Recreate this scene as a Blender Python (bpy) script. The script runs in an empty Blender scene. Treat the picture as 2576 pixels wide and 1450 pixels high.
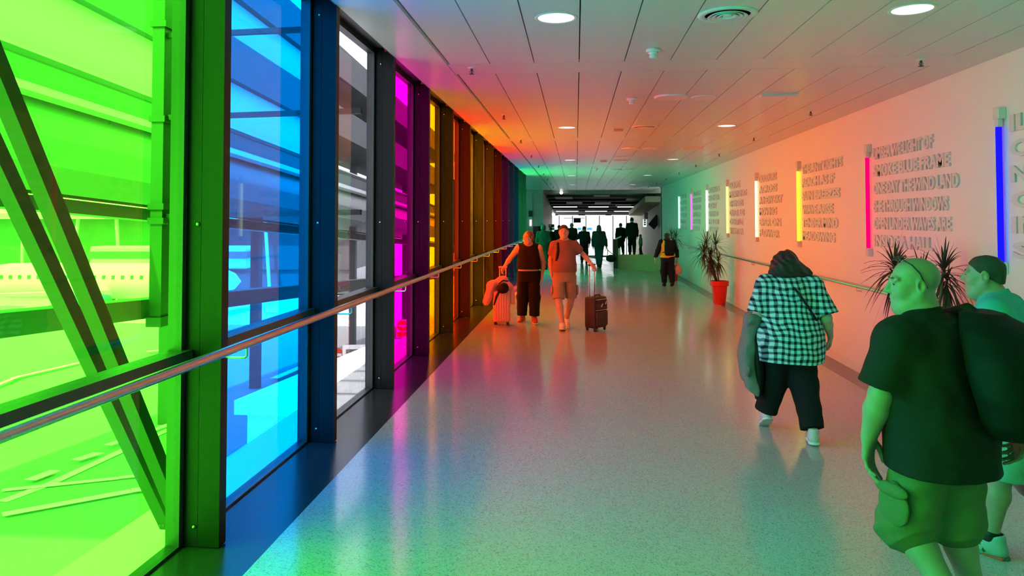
SKY, SUN, SUNDIR, EXPO = 28.0, 65.0, (.2, .6, -.85), -0.65
import bpy, bmesh, math, random
import numpy as np
from mathutils import Vector, Matrix
random.seed(7)
SC = bpy.context.scene
COL = SC.collection
PI = math.pi
# ------------------------------------------------------------------ camera model of the photograph
W_, H_ = 2576, 1450
FPX = 1840.0
YAW, PITCH = math.radians(5.0), math.radians(1.7)
ZC = 1.767                       # eye height above the floor under the camera
PCX, PCY = 1287.95, 499.39       # principal point in pixels
FW = Vector((-math.sin(YAW)*math.cos(PITCH), math.cos(YAW)*math.cos(PITCH), math.sin(PITCH)))
RT = Vector((math.cos(YAW), math.sin(YAW), 0))
UP = RT.cross(FW)
EYE = Vector((0, 0, ZC))
def ray(x, y): return FW + RT*((x-PCX)/FPX) - UP*((y-PCY)/FPX)
def at_depth(x, y, d): return EYE + ray(x, y)*d
def at_y(x, y, Y):
    r = ray(x, y); return EYE + r*(Y/r.y)
def at_x(x, y, X):
    r = ray(x, y); return EYE + r*(X/r.x)
TILT = .107                      # the ramp's cross fall
def floor_z(x): return -TILT*x
def at_floor(x, y):
    r = ray(x, y); return EYE + r*(-ZC/(r.z+TILT*r.x))
def lev(z, y): return ZC + z - .054*y      # true level outside: the corridor climbs 3 degrees
cam = bpy.data.cameras.new('camera')
cam.sensor_fit = 'HORIZONTAL'; cam.sensor_width = 36
cam.lens = 36*FPX/W_
cam.shift_x = (W_/2-PCX)/W_
cam.shift_y = -(H_/2-PCY)/W_
cam.clip_end = 2000; cam.clip_start = .05
cob = bpy.data.objects.new('camera', cam); COL.objects.link(cob)
cob.matrix_world = Matrix.Translation(EYE) @ Matrix((RT, UP, -FW)).transposed().to_4x4()
SC.camera = cob
# ------------------------------------------------------------------ objects
MW = {}
def prop(o, label=None, cat=None, group=None, kind=None):
    if label: o['label'] = label
    if cat: o['category'] = cat
    if group: o['group'] = group
    if kind: o['kind'] = kind
    return o
def thing(name, label, cat, loc=(0,0,0), rz=0, group=None, kind=None, parent=None, scale=1.0):
    o = bpy.data.objects.new(name, None); COL.objects.link(o)
    o.location = loc; o.rotation_euler = (0, 0, rz); o.scale = (scale,)*3
    o.empty_display_size = .1
    m = Matrix.Translation(Vector(loc)) @ Matrix.Rotation(rz, 4, 'Z') @ Matrix.Scale(scale, 4)
    if parent: o.parent = parent; m = MW[parent.name] @ m
    MW[o.name] = m
    return prop(o, label, cat, group, kind)
def link_mesh(name, me, mat, parent=None, world=True, smooth=False):
    """me holds world coordinates (world=True) or coordinates local to the parent."""
    o = bpy.data.objects.new(name, me); COL.objects.link(o)
    if mat is not None:
        for m in (mat if isinstance(mat, (list, tuple)) else [mat]): me.materials.append(m)
    if parent is not None:
        o.parent = parent
        if world: me.transform(MW[parent.name].inverted())
        MW[o.name] = MW[parent.name].copy()
    else: MW[o.name] = Matrix()
    if smooth: me.shade_smooth()
    return o
class MB:
    """collects shapes into one mesh"""
    def __init__(s): s.v = []; s.f = []; s.m = []; s.mi = 0
    def add(s, vs, fs):
        b = len(s.v); s.v += [tuple(v) for v in vs]
        for f in fs: s.f.append(tuple(b+i for i in f)); s.m.append(s.mi)
        return s
    def box(s, x0, x1, y0, y1, z0, z1):
        vs = [(x, y, z) for x in (x0, x1) for y in (y0, y1) for z in (z0, z1)]
        return s.add(vs, [(0,1,3,2), (4,6,7,5), (0,4,5,1), (2,3,7,6), (0,2,6,4), (1,5,7,3)])
    def hexa(s, p):   # 8 points: bottom 4 round, top 4 round
        return s.add(p, [(3,2,1,0), (4,5,6,7), (0,1,5,4), (1,2,6,5), (2,3,7,6), (3,0,4,7)])
    def quad(s, a, b, c, d): return s.add([a, b, c, d], [(0,1,2,3)])
    def rbox(s, x0, x1, y0, y1, z0, z1, r, seg=2, M=None):
        bm = bmesh.new(); bmesh.ops.create_cube(bm, size=1)
        for v in bm.verts: v.co = Vector((x0+(v.co.x+.5)*(x1-x0), y0+(v.co.y+.5)*(y1-y0), z0+(v.co.z+.5)*(z1-z0)))
        bmesh.ops.bevel(bm, geom=list(bm.edges), offset=r, segments=seg, profile=.5, affect='EDGES')
        bm.verts.ensure_lookup_table()
        vs = [(M @ v.co if M else v.co.copy()) for v in bm.verts]
        fs = [tuple(v.index for v in f.verts) for f in bm.faces]
        bm.free(); return s.add(vs, fs)
    def tube(s, pts, r, n=10, cap=True):
        pts = [Vector(p) for p in pts]; rs = r if isinstance(r, (list, tuple)) else [r]*len(pts)
        vs = []; fs = []; prev = None
        for i, p in enumerate(pts):
            a = pts[max(i-1, 0)]; b = pts[min(i+1, len(pts)-1)]
            t = (b-a).normalized()
            if prev is None:
                ref = Vector((0, 0, 1)) if abs(t.z) < .9 else Vector((1, 0, 0))
                u = t.cross(ref).normalized()
            else:
                u = (prev - t*prev.dot(t)).normalized()
            prev = u; w = t.cross(u)
            for k in range(n):
                an = 2*PI*k/n
                vs.append(p + (u*math.cos(an)+w*math.sin(an))*rs[i])
        for i in range(len(pts)-1):
            for k in range(n):
                a = i*n+k; b = i*n+(k+1) % n
                fs.append((a, b, b+n, a+n))
        if cap:
            fs.append(tuple(range(n-1, -1, -1))); fs.append(tuple(range((len(pts)-1)*n, len(pts)*n)))
        return s.add(vs, fs)
    def lathe(s, prof, c=(0,0,0), n=32, axis='z', sc=(1,1)):
        vs = []; fs = []
        for r, z in prof:
            for k in range(n):
                a = 2*PI*k/n
                x, y = r*math.cos(a)*sc[0], r*math.sin(a)*sc[1]
                if axis == 'z': q = (c[0]+x, c[1]+y, c[2]+z)
                elif axis == 'x': q = (c[0]+z, c[1]+x, c[2]+y)
                else: q = (c[0]+x, c[1]+z, c[2]+y)
                vs.append(q)
        for i in range(len(prof)-1):
            for k in range(n):
                a = i*n+k; b = i*n+(k+1) % n
                fs.append((a, b, b+n, a+n))
        if prof[0][0] > 1e-6: fs.append(tuple(range(n-1, -1, -1)))
        if prof[-1][0] > 1e-6: fs.append(tuple(range((len(prof)-1)*n, len(prof)*n)))
        return s.add(vs, fs)
    def bar(s, a, b, w, h, up=(0,0,1)):
        a = Vector(a); b = Vector(b); t = (b-a).normalized(); up = Vector(up)
        u = t.cross(up).normalized(); v = u.cross(t)
        p = [a-u*w/2-v*h/2, a+u*w/2-v*h/2, a+u*w/2+v*h/2, a-u*w/2+v*h/2]
        return s.hexa(p+[q+(b-a) for q in p])
    def ball(s, c, r, n=14, sc=(1,1,1)):
        m = n//2
        prof = [(math.sin(PI*i/m), -math.cos(PI*i/m)) for i in range(m+1)]
        vs = []; fs = []
        for rr, z in prof:
            for k in range(n):
                a = 2*PI*k/n
                vs.append((c[0]+rr*math.cos(a)*r*sc[0], c[1]+rr*math.sin(a)*r*sc[1], c[2]+z*r*sc[2]))
        for i in range(m):
            for k in range(n):
                a = i*n+k; b = i*n+(k+1) % n
                fs.append((a, b, b+n, a+n))
        return s.add(vs, fs)
    def ext(s, poly, h, axis=2, base=0):   # extrude a 2D polygon
        n = len(poly)
        def P(q, t):
            return (q[0], q[1], t) if axis == 2 else ((t, q[0], q[1]) if axis == 0 else (q[0], t, q[1]))
        vs = [P(q, base) for q in poly]+[P(q, base+h) for q in poly]
        fs = [tuple(range(n-1, -1, -1)), tuple(range(n, 2*n))]+[(i, (i+1) % n, n+(i+1) % n, n+i) for i in range(n)]
        return s.add(vs, fs)
    def mesh(s, name):
        me = bpy.data.meshes.new(name); me.from_pydata(s.v, [], s.f)
        if any(s.m): me.polygons.foreach_set('material_index', s.m)
        me.validate(); 
        bm = bmesh.new(); bm.from_mesh(me)
        bmesh.ops.remove_doubles(bm, verts=bm.verts, dist=1e-6)
        bmesh.ops.recalc_face_normals(bm, faces=bm.faces); bm.to_mesh(me); bm.free()
        me.update(); return me
    def build(s, name, mat, parent=None, world=True, smooth=False, angle=None):
        me = s.mesh(name)
        o = link_mesh(name, me, mat, parent, world)
        if smooth:
            me.shade_smooth()
            if angle is not None: me.set_sharp_from_angle(angle=math.radians(angle))
        return o
# ------------------------------------------------------------------ materials
def lin(r, g, b):
    f = lambda c: (c/12.92 if c <= .04045 else ((c+.055)/1.055)**2.4)
    return (f(r/255), f(g/255), f(b/255))
def mat(name, col, rough=.6, metal=0, spec=.5, bump=0, bscale=200, var=0, vscale=8, emit=None, estr=0, coat=0, sheen=0):
    m = bpy.data.materials.new(name); m.use_nodes = True
    nt = m.node_tree; b = nt.nodes['Principled BSDF']
    b.inputs['Base Color'].default_value = (*col, 1)
    b.inputs['Roughness'].default_value = rough
    b.inputs['Metallic'].default_value = metal
    b.inputs['Specular IOR Level'].default_value = spec
    if coat: b.inputs['Coat Weight'].default_value = coat
    if sheen: b.inputs['Sheen Weight'].default_value = sheen
    if emit:
        b.inputs['Emission Color'].default_value = (*emit, 1); b.inputs['Emission Strength'].default_value = estr
    if var or bump:
        tc = nt.nodes.new('ShaderNodeTexCoord')
    if var:
        n = nt.nodes.new('ShaderNodeTexNoise'); n.inputs['Scale'].default_value = vscale; n.inputs['Detail'].default_value = 4
        nt.links.new(tc.outputs['Object'], n.inputs['Vector'])
        r = nt.nodes.new('ShaderNodeMapRange'); r.inputs['To Min'].default_value = 1-var; r.inputs['To Max'].default_value = 1+var
        nt.links.new(n.outputs['Fac'], r.inputs['Value'])
        x = nt.nodes.new('ShaderNodeMix'); x.data_type = 'RGBA'; x.blend_type = 'MULTIPLY'; x.inputs[0].default_value = 1
        x.inputs[6].default_value = (*col, 1); nt.links.new(r.outputs[0], x.inputs[7]); nt.links.new(x.outputs[2], b.inputs['Base Color'])
    if bump:
        n2 = nt.nodes.new('ShaderNodeTexNoise'); n2.inputs['Scale'].default_value = bscale; n2.inputs['Detail'].default_value = 3
        nt.links.new(tc.outputs['Object'], n2.inputs['Vector'])
        bp = nt.nodes.new('ShaderNodeBump'); bp.inputs['Strength'].default_value = bump; bp.inputs['Distance'].default_value = .02
        nt.links.new(n2.outputs['Fac'], bp.inputs['Height']); nt.links.new(bp.outputs[0], b.inputs['Normal'])
    return m
def emat(name, col, s):
    m = bpy.data.materials.new(name); m.use_nodes = True; nt = m.node_tree; nt.nodes.clear()
    e = nt.nodes.new('ShaderNodeEmission'); e.inputs[0].default_value = (*col, 1); e.inputs[1].default_value = s
    o = nt.nodes.new('ShaderNodeOutputMaterial'); nt.links.new(e.outputs[0], o.inputs[0]); return m
def glass(name, col, refl=1.0, rough=.02):
    """thin tinted pane: each of its two faces lets the square root of the tint through and mirrors by Fresnel"""
    m = bpy.data.materials.new(name); m.use_nodes = True; nt = m.node_tree; nt.nodes.clear()
    t = nt.nodes.new('ShaderNodeBsdfTransparent'); t.inputs[0].default_value = (*[c**.5 for c in col], 1)
    g = nt.nodes.new('ShaderNodeBsdfGlossy'); g.inputs['Roughness'].default_value = rough; g.inputs[0].default_value = (refl, refl, refl, 1)
    fr = nt.nodes.new('ShaderNodeLayerWeight'); fr.inputs[0].default_value = .5
    pw = nt.nodes.new('ShaderNodeMath'); pw.operation = 'POWER'; pw.inputs[1].default_value = 5; nt.links.new(fr.outputs['Facing'], pw.inputs[0])
    ma = nt.nodes.new('ShaderNodeMath'); ma.operation = 'MULTIPLY_ADD'; ma.inputs[1].default_value = .95; ma.inputs[2].default_value = .025; nt.links.new(pw.outputs[0], ma.inputs[0])
    mx = nt.nodes.new('ShaderNodeMixShader'); nt.links.new(ma.outputs[0], mx.inputs[0])
    nt.links.new(t.outputs[0], mx.inputs[1]); nt.links.new(g.outputs[0], mx.inputs[2])
    o = nt.nodes.new('ShaderNodeOutputMaterial'); nt.links.new(mx.outputs[0], o.inputs[0]); return m
# ================================================================== materials of the place
def floor_material():
    m = bpy.data.materials.new('terrazzo_floor'); m.use_nodes = True; nt = m.node_tree; b = nt.nodes['Principled BSDF']
    tc = nt.nodes.new('ShaderNodeTexCoord')
    v = nt.nodes.new('ShaderNodeTexVoronoi'); v.inputs['Scale'].default_value = 150
    nt.links.new(tc.outputs['Object'], v.inputs['Vector'])
    n = nt.nodes.new('ShaderNodeTexNoise'); n.inputs['Scale'].default_value = 110; n.inputs['Detail'].default_value = 5
    nt.links.new(tc.outputs['Object'], n.inputs['Vector'])
    cr = nt.nodes.new('ShaderNodeValToRGB'); e = cr.color_ramp.elements
    e[0].position = .05; e[0].color = (.10, .10, .095, 1); e[1].position = .3; e[1].color = (.40, .40, .385, 1)
    x = e = cr.color_ramp.elements.new(.85); x.color = (.50, .50, .48, 1)
    sep = nt.nodes.new('ShaderNodeSeparateColor'); nt.links.new(v.outputs['Color'], sep.inputs[0])
    mx = nt.nodes.new('ShaderNodeMath'); mx.operation = 'MULTIPLY_ADD'; mx.inputs[1].default_value = .75
    nt.links.new(sep.outputs[0], mx.inputs[0]); 
    m2 = nt.nodes.new('ShaderNodeMath'); m2.operation = 'MULTIPLY'; m2.inputs[1].default_value = .35
    nt.links.new(n.outputs['Fac'], m2.inputs[0]); nt.links.new(m2.outputs[0], mx.inputs[2])
    nt.links.new(mx.outputs[0], cr.inputs[0]); nt.links.new(cr.outputs[0], b.inputs['Base Color'])
    n3 = nt.nodes.new('ShaderNodeTexNoise'); n3.inputs['Scale'].default_value = 1.3; n3.inputs['Detail'].default_value = 3
    nt.links.new(tc.outputs['Object'], n3.inputs['Vector'])
    mr = nt.nodes.new('ShaderNodeMapRange'); mr.inputs['To Min'].default_value = .11; mr.inputs['To Max'].default_value = .22
    nt.links.new(n3.outputs['Fac'], mr.inputs['Value']); nt.links.new(mr.outputs[0], b.inputs['Roughness'])
    b.inputs['Specular IOR Level'].default_value = .55
    cx = nt.nodes.new('ShaderNodeCombineXYZ'); cx.inputs[2].default_value = 1      # polished level
    bp = nt.nodes.new('ShaderNodeBump'); bp.inputs['Strength'].default_value = .04; bp.inputs['Distance'].default_value = .01
    n4 = nt.nodes.new('ShaderNodeTexNoise'); n4.inputs['Scale'].default_value = 6; nt.links.new(tc.outputs['Object'], n4.inputs['Vector'])
    nt.links.new(n4.outputs['Fac'], bp.inputs['Height']); nt.links.new(cx.outputs[0], bp.inputs['Normal']); nt.links.new(bp.outputs[0], b.inputs['Normal'])
    return m
M_floor = floor_material()
M_ceil = mat('ceiling_white_metal', (.70, .70, .69), .34, 0, .5, var=.03, vscale=1.5)
M_groove = mat('ceiling_shadow_gap', (.05, .05, .05), .8)
M_wall = mat('white_wall_paint', (.80, .79, .77), .55, 0, .35, bump=.03, bscale=120)
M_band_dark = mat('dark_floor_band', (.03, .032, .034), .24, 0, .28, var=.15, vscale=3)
M_band_grey = mat('grey_floor_band', (.23, .22, .23), .3, 0, .5, var=.05, vscale=3)
M_mull = mat('charcoal_mullion_metal', (.010, .011, .012), .42, .0, .18)
M_frame = mat('dark_window_frame', (.05, .052, .055), .35, .2, .5)
M_steel = mat('brushed_steel', (.62, .60, .57), .28, 1.0)
M_screw = mat('screw_steel', (.8, .8, .8), .25, 1.0)
M_white = mat('white_plastic', (.8, .8, .8), .4)
M_letter = mat('grey_letter_acrylic', (.66, .66, .66), .4)
M_black = mat('black_plastic', (.012, .012, .013), .45)
M_dgrey = mat('dark_grey_metal', (.07, .07, .075), .5)
ZCEIL = ZC + 1.569
XL, XG, XR = -1.736, -1.94, 4.046
Y0, Y1 = -5.0, 35.2
BAY = 1.69
def MYn(i): return 3.47 + BAY*i          # near face of mullion i
# ================================================================== floor
XB, XBR = -1.504, 3.636
f = MB(); f.hexa([(XB, Y0, floor_z(XB)-.1), (XBR, Y0, floor_z(XBR)-.1), (XBR, 36.9, floor_z(XBR)-.1), (XB, 36.9, floor_z(XB)-.1),
                  (XB, Y0, floor_z(XB)), (XBR, Y0, floor_z(XBR)), (XBR, 36.9, floor_z(XBR)), (XB, 36.9, floor_z(XB))])
prop(f.build('floor', M_floor), 'grey speckled polished corridor floor', 'floor', kind='structure')
zb = floor_z(XB)
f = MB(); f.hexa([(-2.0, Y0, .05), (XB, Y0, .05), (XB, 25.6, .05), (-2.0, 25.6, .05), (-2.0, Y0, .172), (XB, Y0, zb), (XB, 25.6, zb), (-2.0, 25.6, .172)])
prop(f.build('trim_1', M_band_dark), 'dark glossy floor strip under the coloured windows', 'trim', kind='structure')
f = MB(); f.hexa([(XBR, Y0, -.6), (XR+.1, Y0, -.6), (XR+.1, Y1, -.6), (XBR, Y1, -.6), (XBR, Y0, floor_z(XBR)), (XR+.1, Y0, floor_z(XR)), (XR+.1, Y1, floor_z(XR)), (XBR, Y1, floor_z(XBR))])
prop(f.build('trim_2', M_band_grey), 'grey floor strip along the white wall', 'trim', kind='structure')
# alcove floor beyond the windows
f = MB(); f.box(-4.2, XB, 25.6, 38.0, .03, zb)
prop(f.build('floor_alcove', M_floor), 'floor of the alcove past the last window', 'floor', kind='structure')
# ================================================================== right wall
f = MB(); f.box(XR, XR+.2, Y0, Y1, -.6, ZCEIL+.3)
prop(f.build('wall_right', M_wall), 'long white wall carrying neon tubes and lettering', 'wall', kind='structure')
zr = floor_z(XR)
f = MB(); f.box(XR-.012, XR, Y0, Y1, zr+.002, zr+.13)
prop(f.build('baseboard_right', M_wall), 'low white skirting of the right wall', 'baseboard', kind='structure')
f = MB(); f.box(-4.3, XR+.2, Y0-.2, Y0, -.6, ZCEIL+.3)
prop(f.build('wall_back', M_wall), 'white wall behind the camera', 'wall', kind='structure')
# ================================================================== ceiling of long planks
def build_ceiling():
    f = MB(); g = .010
    zt = ZCEIL+.03
    xs = [.035+.4455*k for k in range(-2, 8)]
    xs = [-1.262]+xs+[3.585]
    XE = XR-.0
    def plank(x0, x1, y0, y1): f.box(x0+g/2, x1-g/2, y0+g/2, y1-g/2, ZCEIL, zt)
    ys = [Y0]+[.5+6.75*k for k in range(0, 6)]+[Y1+4.8]
    # side strips
    f.box(XL, -1.285-g, Y0, 25.6, ZCEIL, zt); f.box(-4.2, -1.285-g, 25.6, 38.2, ZCEIL, zt); f.box(-1.285-g, -1.285, Y0, 38.2, ZCEIL+.012, zt)
    f.box(3.585+g, XE, Y0, 40.0, ZCEIL, zt)
    for i, y in enumerate(ys[:-1]):
        a = y+.5 if i else y; b = ys[i+1]
        if i: f.box(-1.285, 3.585+g, y+.001, y+.499, ZCEIL, zt)
        for k in range(len(xs)-1): plank(xs[k], xs[k+1], a, b)
    f.mi = 1
    f.box(XL-.02, XR+.1, Y0, 40.0, ZCEIL+.031, ZCEIL+.08); f.box(-4.2, XL-.02, 25.6, 38.2, ZCEIL+.031, ZCEIL+.08)
    return f.build('ceiling', [M_ceil, M_groove])
prop(build_ceiling(), 'white metal plank ceiling with dark joints', 'ceiling', kind='structure')
# roof over it, so daylight only comes through the windows
f = MB(); f.box(-2.1, XR+.4, Y0-.2, 40, ZCEIL+.5, ZCEIL+.8); f.box(-4.3, -2.1, 25.6, 40, ZCEIL+.5, ZCEIL+.8); f.box(-3.0, -2.1, Y0-5, 11.8, 4.3, 4.42)  # last box: unseen eave added to keep the sun off the near windows
prop(f.build('ceiling_roof_sunshade', M_dgrey), 'flat roof over the corridor with an added unseen sun shade', 'roof', kind='structure')
# ================================================================== window wall
GLASS = {'green': (.065, .98, .020), 'moss': (.03, .20, .03), 'teal': (.0, .30, .12), 'blue': (.0, .14, .50), 'clear': (.16, .16, .18), 'magenta': (.36, .0, .16),
         'yellow': (.36, .085, .0), 'vermilion': (.88, .03, .0), 'lime': (.85, .24, .0), 'amber': (.98, .17, .0), 'red': (.85, .025, .0),
         'fuchsia': (.45, .005, .12), 'lavender': (.10, .10, .18), 'azure': (.0, .20, .30), 'leaf': (.02, .80, .22), 'emerald': (.0, .20, .12)}
GM = {k: glass('glass_'+k, c) for k, c in GLASS.items()}
BAYS = [(-5,'moss'), (-4,'teal'), (-3,'moss'), (-2,'teal'), (-1,'moss'), (0,'green'), (1,'blue'), (2,'clear'), (3,'magenta'), (4,'yellow'), (5,'vermilion'), (6,'lime'), (7,'amber'), (8,'red'), (9,'fuchsia'),
        (10,'lavender'), (11,'azure'), (12,'leaf'), (13,'leaf')]
ZS, ZH = .172, ZC+1.60        # glass bottom and top
ZT = 1.13                      # top of the transom
for n, (i, c) in enumerate(BAYS):
    ya = MYn(i-1)+.07; yb = MYn(i)
    w = thing('window_%d' % (n+1), 'tall window bay of %s glass' % c, 'window', (XG, (ya+yb)/2, ZS), kind='structure')
    fr = MB()
    for (a, b) in ((ya, ya+.035), (yb-.035, yb)): fr.box(XG-.05, XG+.02, a, b, ZS-.05, ZH+.06)
    fr.box(XG-.05, XG+.02, ya, yb, ZH, ZH+.06); fr.box(XG-.05, XG+.02, ya, yb, ZS-.06, ZS+.012)
    fr.build('frame', M_frame, w)
    MB().box(XG-.05, XG+.06, ya, yb, ZT-.075, ZT).build('transom', M_frame, w)
    MB().box(XG-.012, XG-.004, ya+.03, yb-.03, ZT-.01, ZH+.01).build('upper_pane', GM[c], w)
    MB().box(XG-.012, XG-.004, ya+.03, yb-.03, ZS, ZT-.06).build('lower_pane', GM[c], w)
    for (p, z) in (('upper_pane', 0), ('lower_pane', 0)): pass
for i in range(-5, 14):
    y = MYn(i)
    o = thing('trim_%d' % (i+8), 'dark metal mullion between two coloured windows', 'mullion', (XG, y, ZS), kind='structure')
    b = MB(); b.box(XL-.108, XL, y, y+.07, ZS, ZCEIL+.05); b.box(XG-.05, XL-.112, y+.004, y+.07, ZS, ZCEIL+.09); b.box(XL-.112, XL-.108, y+.012, y+.07, ZS, ZCEIL+.06)
    b.build('mullion_profile', M_mull, o)
    if i >= -1:
        for z in (ZC+1.50, ZC-.02, ZC-1.50):
            MB().lathe([(.0, -.011), (.006, -.0105), (.0095, -.007), (.0105, 0)], (XL-.128, y+.004, z), 10, 'y').build('screw', M_screw, o, smooth=True)
# head soffit between glass and ceiling edge, sill below the glass
f = MB(); f.box(XG-.05, XL+.0, Y0, 25.6, ZH+.06, ZH+.12); f.box(XL-.012, XL, Y0, 25.6, ZCEIL, ZH+.06)
prop(f.build('trim_40', M_dgrey), 'dark head soffit over the coloured windows', 'trim', kind='structure')
f = MB(); f.box(XG-.06, XG-.0, Y0, 25.6, -.6, ZS-.06); f.box(XG-.06, XG-.0, Y0, 25.6, ZH+.12, ZCEIL+.5)
prop(f.build('wall_left', M_dgrey), 'dark upstand under and over the coloured windows', 'wall', kind='structure')
# wall end return past the last window
f = MB(); f.box(-4.2, XL-.03, 25.52, 25.64, -.3, ZCEIL+.3)
prop(f.build('wall_return', M_wall), 'short return wall past the last window', 'wall', kind='structure')
# ================================================================== handrails
def rail(name, label, x, z, ya, yb, wall_x, ys, side):
    t = thing(name, label, 'handrail', (x, ya, z))
    MB().tube([(x, ya, z), (x, yb, z)], .0215, 16).build('rail_tube', M_steel, t, smooth=True, angle=50)
    for y in ys:
        if side > 0:
            b = MB(); b.tube([(x, y, z-.02), (x, y, z-.062), (x+.008, y, z-.07), (wall_x-.004, y, z-.07)], .006, 8)
            b.lathe([(.0, -.008), (.02, -.006), (.022, 0)], (wall_x, y, z-.07), 14, 'x')
        else:
            b = MB(); b.tube([(x, y, z-.02), (x, y, z-.058), (x-.01, y, z-.068), (wall_x, y, z-.068)], .006, 8)
        b.build('rail_bracket', M_steel, t, smooth=True, angle=40)
rail('handrail', 'steel handrail running past the coloured windows', -1.62, 1.156, -4.9, 25.5, XL, [MYn(i)+.035 for i in range(-1, 14)], -1)
rail('handrail', 'steel handrail on the white neon wall', 3.98, .825, -4.9, 34.6, XR, [1.5+1.56*k for k in range(0, 21)], 1)
# ================================================================== ceiling fittings
def lab(row, names): return names[row] if row < len(names) else names[-1]
ORD = ['nearest', 'second', 'third', 'fourth', 'fifth', 'sixth', 'seventh', 'eighth', 'ninth', 'tenth', 'eleventh']
M_lamp = emat('downlight_glow', (1, .96, .88), 1.8)
def downlight(x, y, label, k):
    t = thing('downlight', label, 'ceiling light', (x, y, ZCEIL), group=None)
    MB().lathe([(.142, 0), (.150, -.004), (.163, -.005), (.168, 0)], (x, y, ZCEIL), 40).build('trim_ring', M_white, t, smooth=True)
    MB().lathe([(.0, -.002), (.12, -.002), (.142, -.0005)], (x, y, ZCEIL), 40).build('diffuser', M_lamp, t)
for k in range(-1, 6):
    for x, side in ((-.15, 'window'), (2.5, 'neon')):
        downlight(x, 5.645+6.75*k, 'round glowing downlight in the %s-side row, %s' % (side, ('above and behind the camera' if k < 0 else '%s along the corridor' % ORD[k])), k)
def sprinkler(x, y, label):
    t = thing('ceiling_sprinkler', label, 'sprinkler', (x, y, ZCEIL))
    c = (x, y, ZCEIL)
    MB().lathe([(.0, -.012), (.03, -.012), (.042, -.004), (.043, 0)], c, 20).build('escutcheon', M_white, t, smooth=True)
    b = MB(); b.lathe([(.012, -.012), (.012, -.03), (.007, -.034), (.006, -.06)], c, 10)
    for s in (-1, 1): b.tube([(x+s*.010, y, ZCEIL-.028), (x+s*.018, y, ZCEIL-.045), (x+s*.004, y, ZCEIL-.066)], .003, 6)
    b.build('sprinkler_head', M_dgrey, t, smooth=True)
    MB().lathe([(.0, -.064), (.026, -.066), (.027, -.069), (.0, -.070)], c, 16).build('deflector', M_dgrey, t, smooth=True)
for k in range(0, 9):
    for x, side in ((-1.065, 'window'), (3.36, 'neon wall')):
        sprinkler(x, 7.42+3.37*k, 'small pendent sprinkler near the %s edge of the ceiling, %s along' % (side, ORD[k]))
def diffuser(x, y, label):
    t = thing('ceiling_vent', label, 'air vent', (x, y, ZCEIL))
    c = (x, y, ZCEIL)
    MB().lathe([(.17, .0), (.172, -.012), (.205, -.014), (.222, -.004), (.222, 0)], c, 44).build('outer_ring', M_white, t, smooth=True)
    b = MB()
    for r in (.135, .10, .065): b.lathe([(r-.02, -.004), (r-.018, -.012), (r+.014, -.024), (r+.016, -.021), (r-.014, -.002)], c, 40)
    b.lathe([(.0, -.016), (.03, -.016), (.036, -.008)], c, 30)
    b.build('cone_ring', M_white, t, smooth=True)
    MB().lathe([(.0, -.001), (.17, -.001)], c, 30).build('throat', M_dgrey, t)
for k, nm in ((0, 'near the camera'), (1, 'second along the corridor'), (2, 'third along the corridor')):
    diffuser(1.155, 5.655+6.75*k, 'round air diffuser with concentric rings in the ceiling, '+nm)
def disc(x, y, r, d, label, m):
    t = thing('ceiling_speaker', label, 'speaker', (x, y, ZCEIL)); c = (x, y, ZCEIL)
    MB().lathe([(r*.86, -d-.001), (r*.9, -d-.003), (r*.97, -d), (r, -.003), (r, 0)], c, 40).build('rim', M_white, t, smooth=True)
    MB().lathe([(.0, -d*1.0), (r*.7, -d*.97), (r*.87, -d*.8)], c, 40).build('grille', m, t, smooth=True)
M_mesh = mat('perforated_grey', (.45, .45, .45), .5, bump=.3, bscale=400)
for k in range(0, 3):
    disc(1.206, 9.385+6.75*k, .215, .022, 'wide pale ceiling disc beside a smaller one, %s pair along' % ORD[k], M_white)
    disc(1.623, 9.45+6.75*k, .16, .014, 'smaller grey ceiling speaker beside a wide disc, %s pair along' % ORD[k], M_mesh)
def detector(x, y, label):
    t = thing('smoke_detector', label, 'smoke detector', (x, y, ZCEIL)); c = (x, y, ZCEIL)
    MB().lathe([(.0, -.03), (.058, -.03), (.066, -.022), (.066, 0)], c, 28).build('base', M_white, t, smooth=True)
    b = MB(); b.lathe([(.0, -.085), (.028, -.085), (.036, -.076), (.038, -.06), (.03, -.055), (.032, -.045), (.044, -.04), (.046, -.03)], c, 24)
    b.build('sensor_head', M_white, t, smooth=True)
    MB().tube([(x+.04, y-.03, ZCEIL-.031), (x+.04, y-.03, ZCEIL-.037)], .004, 8).build('indicator', mat('red_indicator', (.6, .05, .02), .3), t)
for (x, y, l) in ((.71, 6.76, 'white smoke detector near the round air diffuser'), (.717, 9.46, 'white smoke detector level with the first pair of ceiling discs'), (.60, 22.4, 'small white smoke detector far down the corridor')): detector(x, y, l)
def plate(x, y, w, d, h, label, name='access_panel', m=None, cat='ceiling panel'):
    t = thing(name, label, cat, (x, y, ZCEIL))
    MB().rbox(x-w/2, x+w/2, y-d/2, y+d/2, ZCEIL-h, ZCEIL, .004, 1).build('panel', m or M_ceil, t)
    MB().box(x-w/2-.012, x+w/2+.012, y-d/2-.012, y+d/2+.012, ZCEIL-.003, ZCEIL).build('edge_frame', M_white, t)
plate(2.52, 9.35, .44, .16, .035, 'shallow white box on the ceiling near the neon wall', 'ceiling_sign_box')
plate(2.52, 16.1, .44, .16, .035, 'second shallow white box on the ceiling, farther along', 'ceiling_sign_box')
plate(1.16, 11.75, .40, .62, .010, 'flat square access panel in the ceiling, first one')
plate(1.16, 18.5, .40, .62, .010, 'flat square access panel in the ceiling, farther one')
plate(.728, 12.7, .17, .19, .03, 'small grey grille box on the ceiling', 'ceiling_grille', M_mesh)
plate(.728, 19.45, .17, .19, .03, 'small grey grille box on the ceiling, farther one', 'ceiling_grille', M_mesh)
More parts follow.
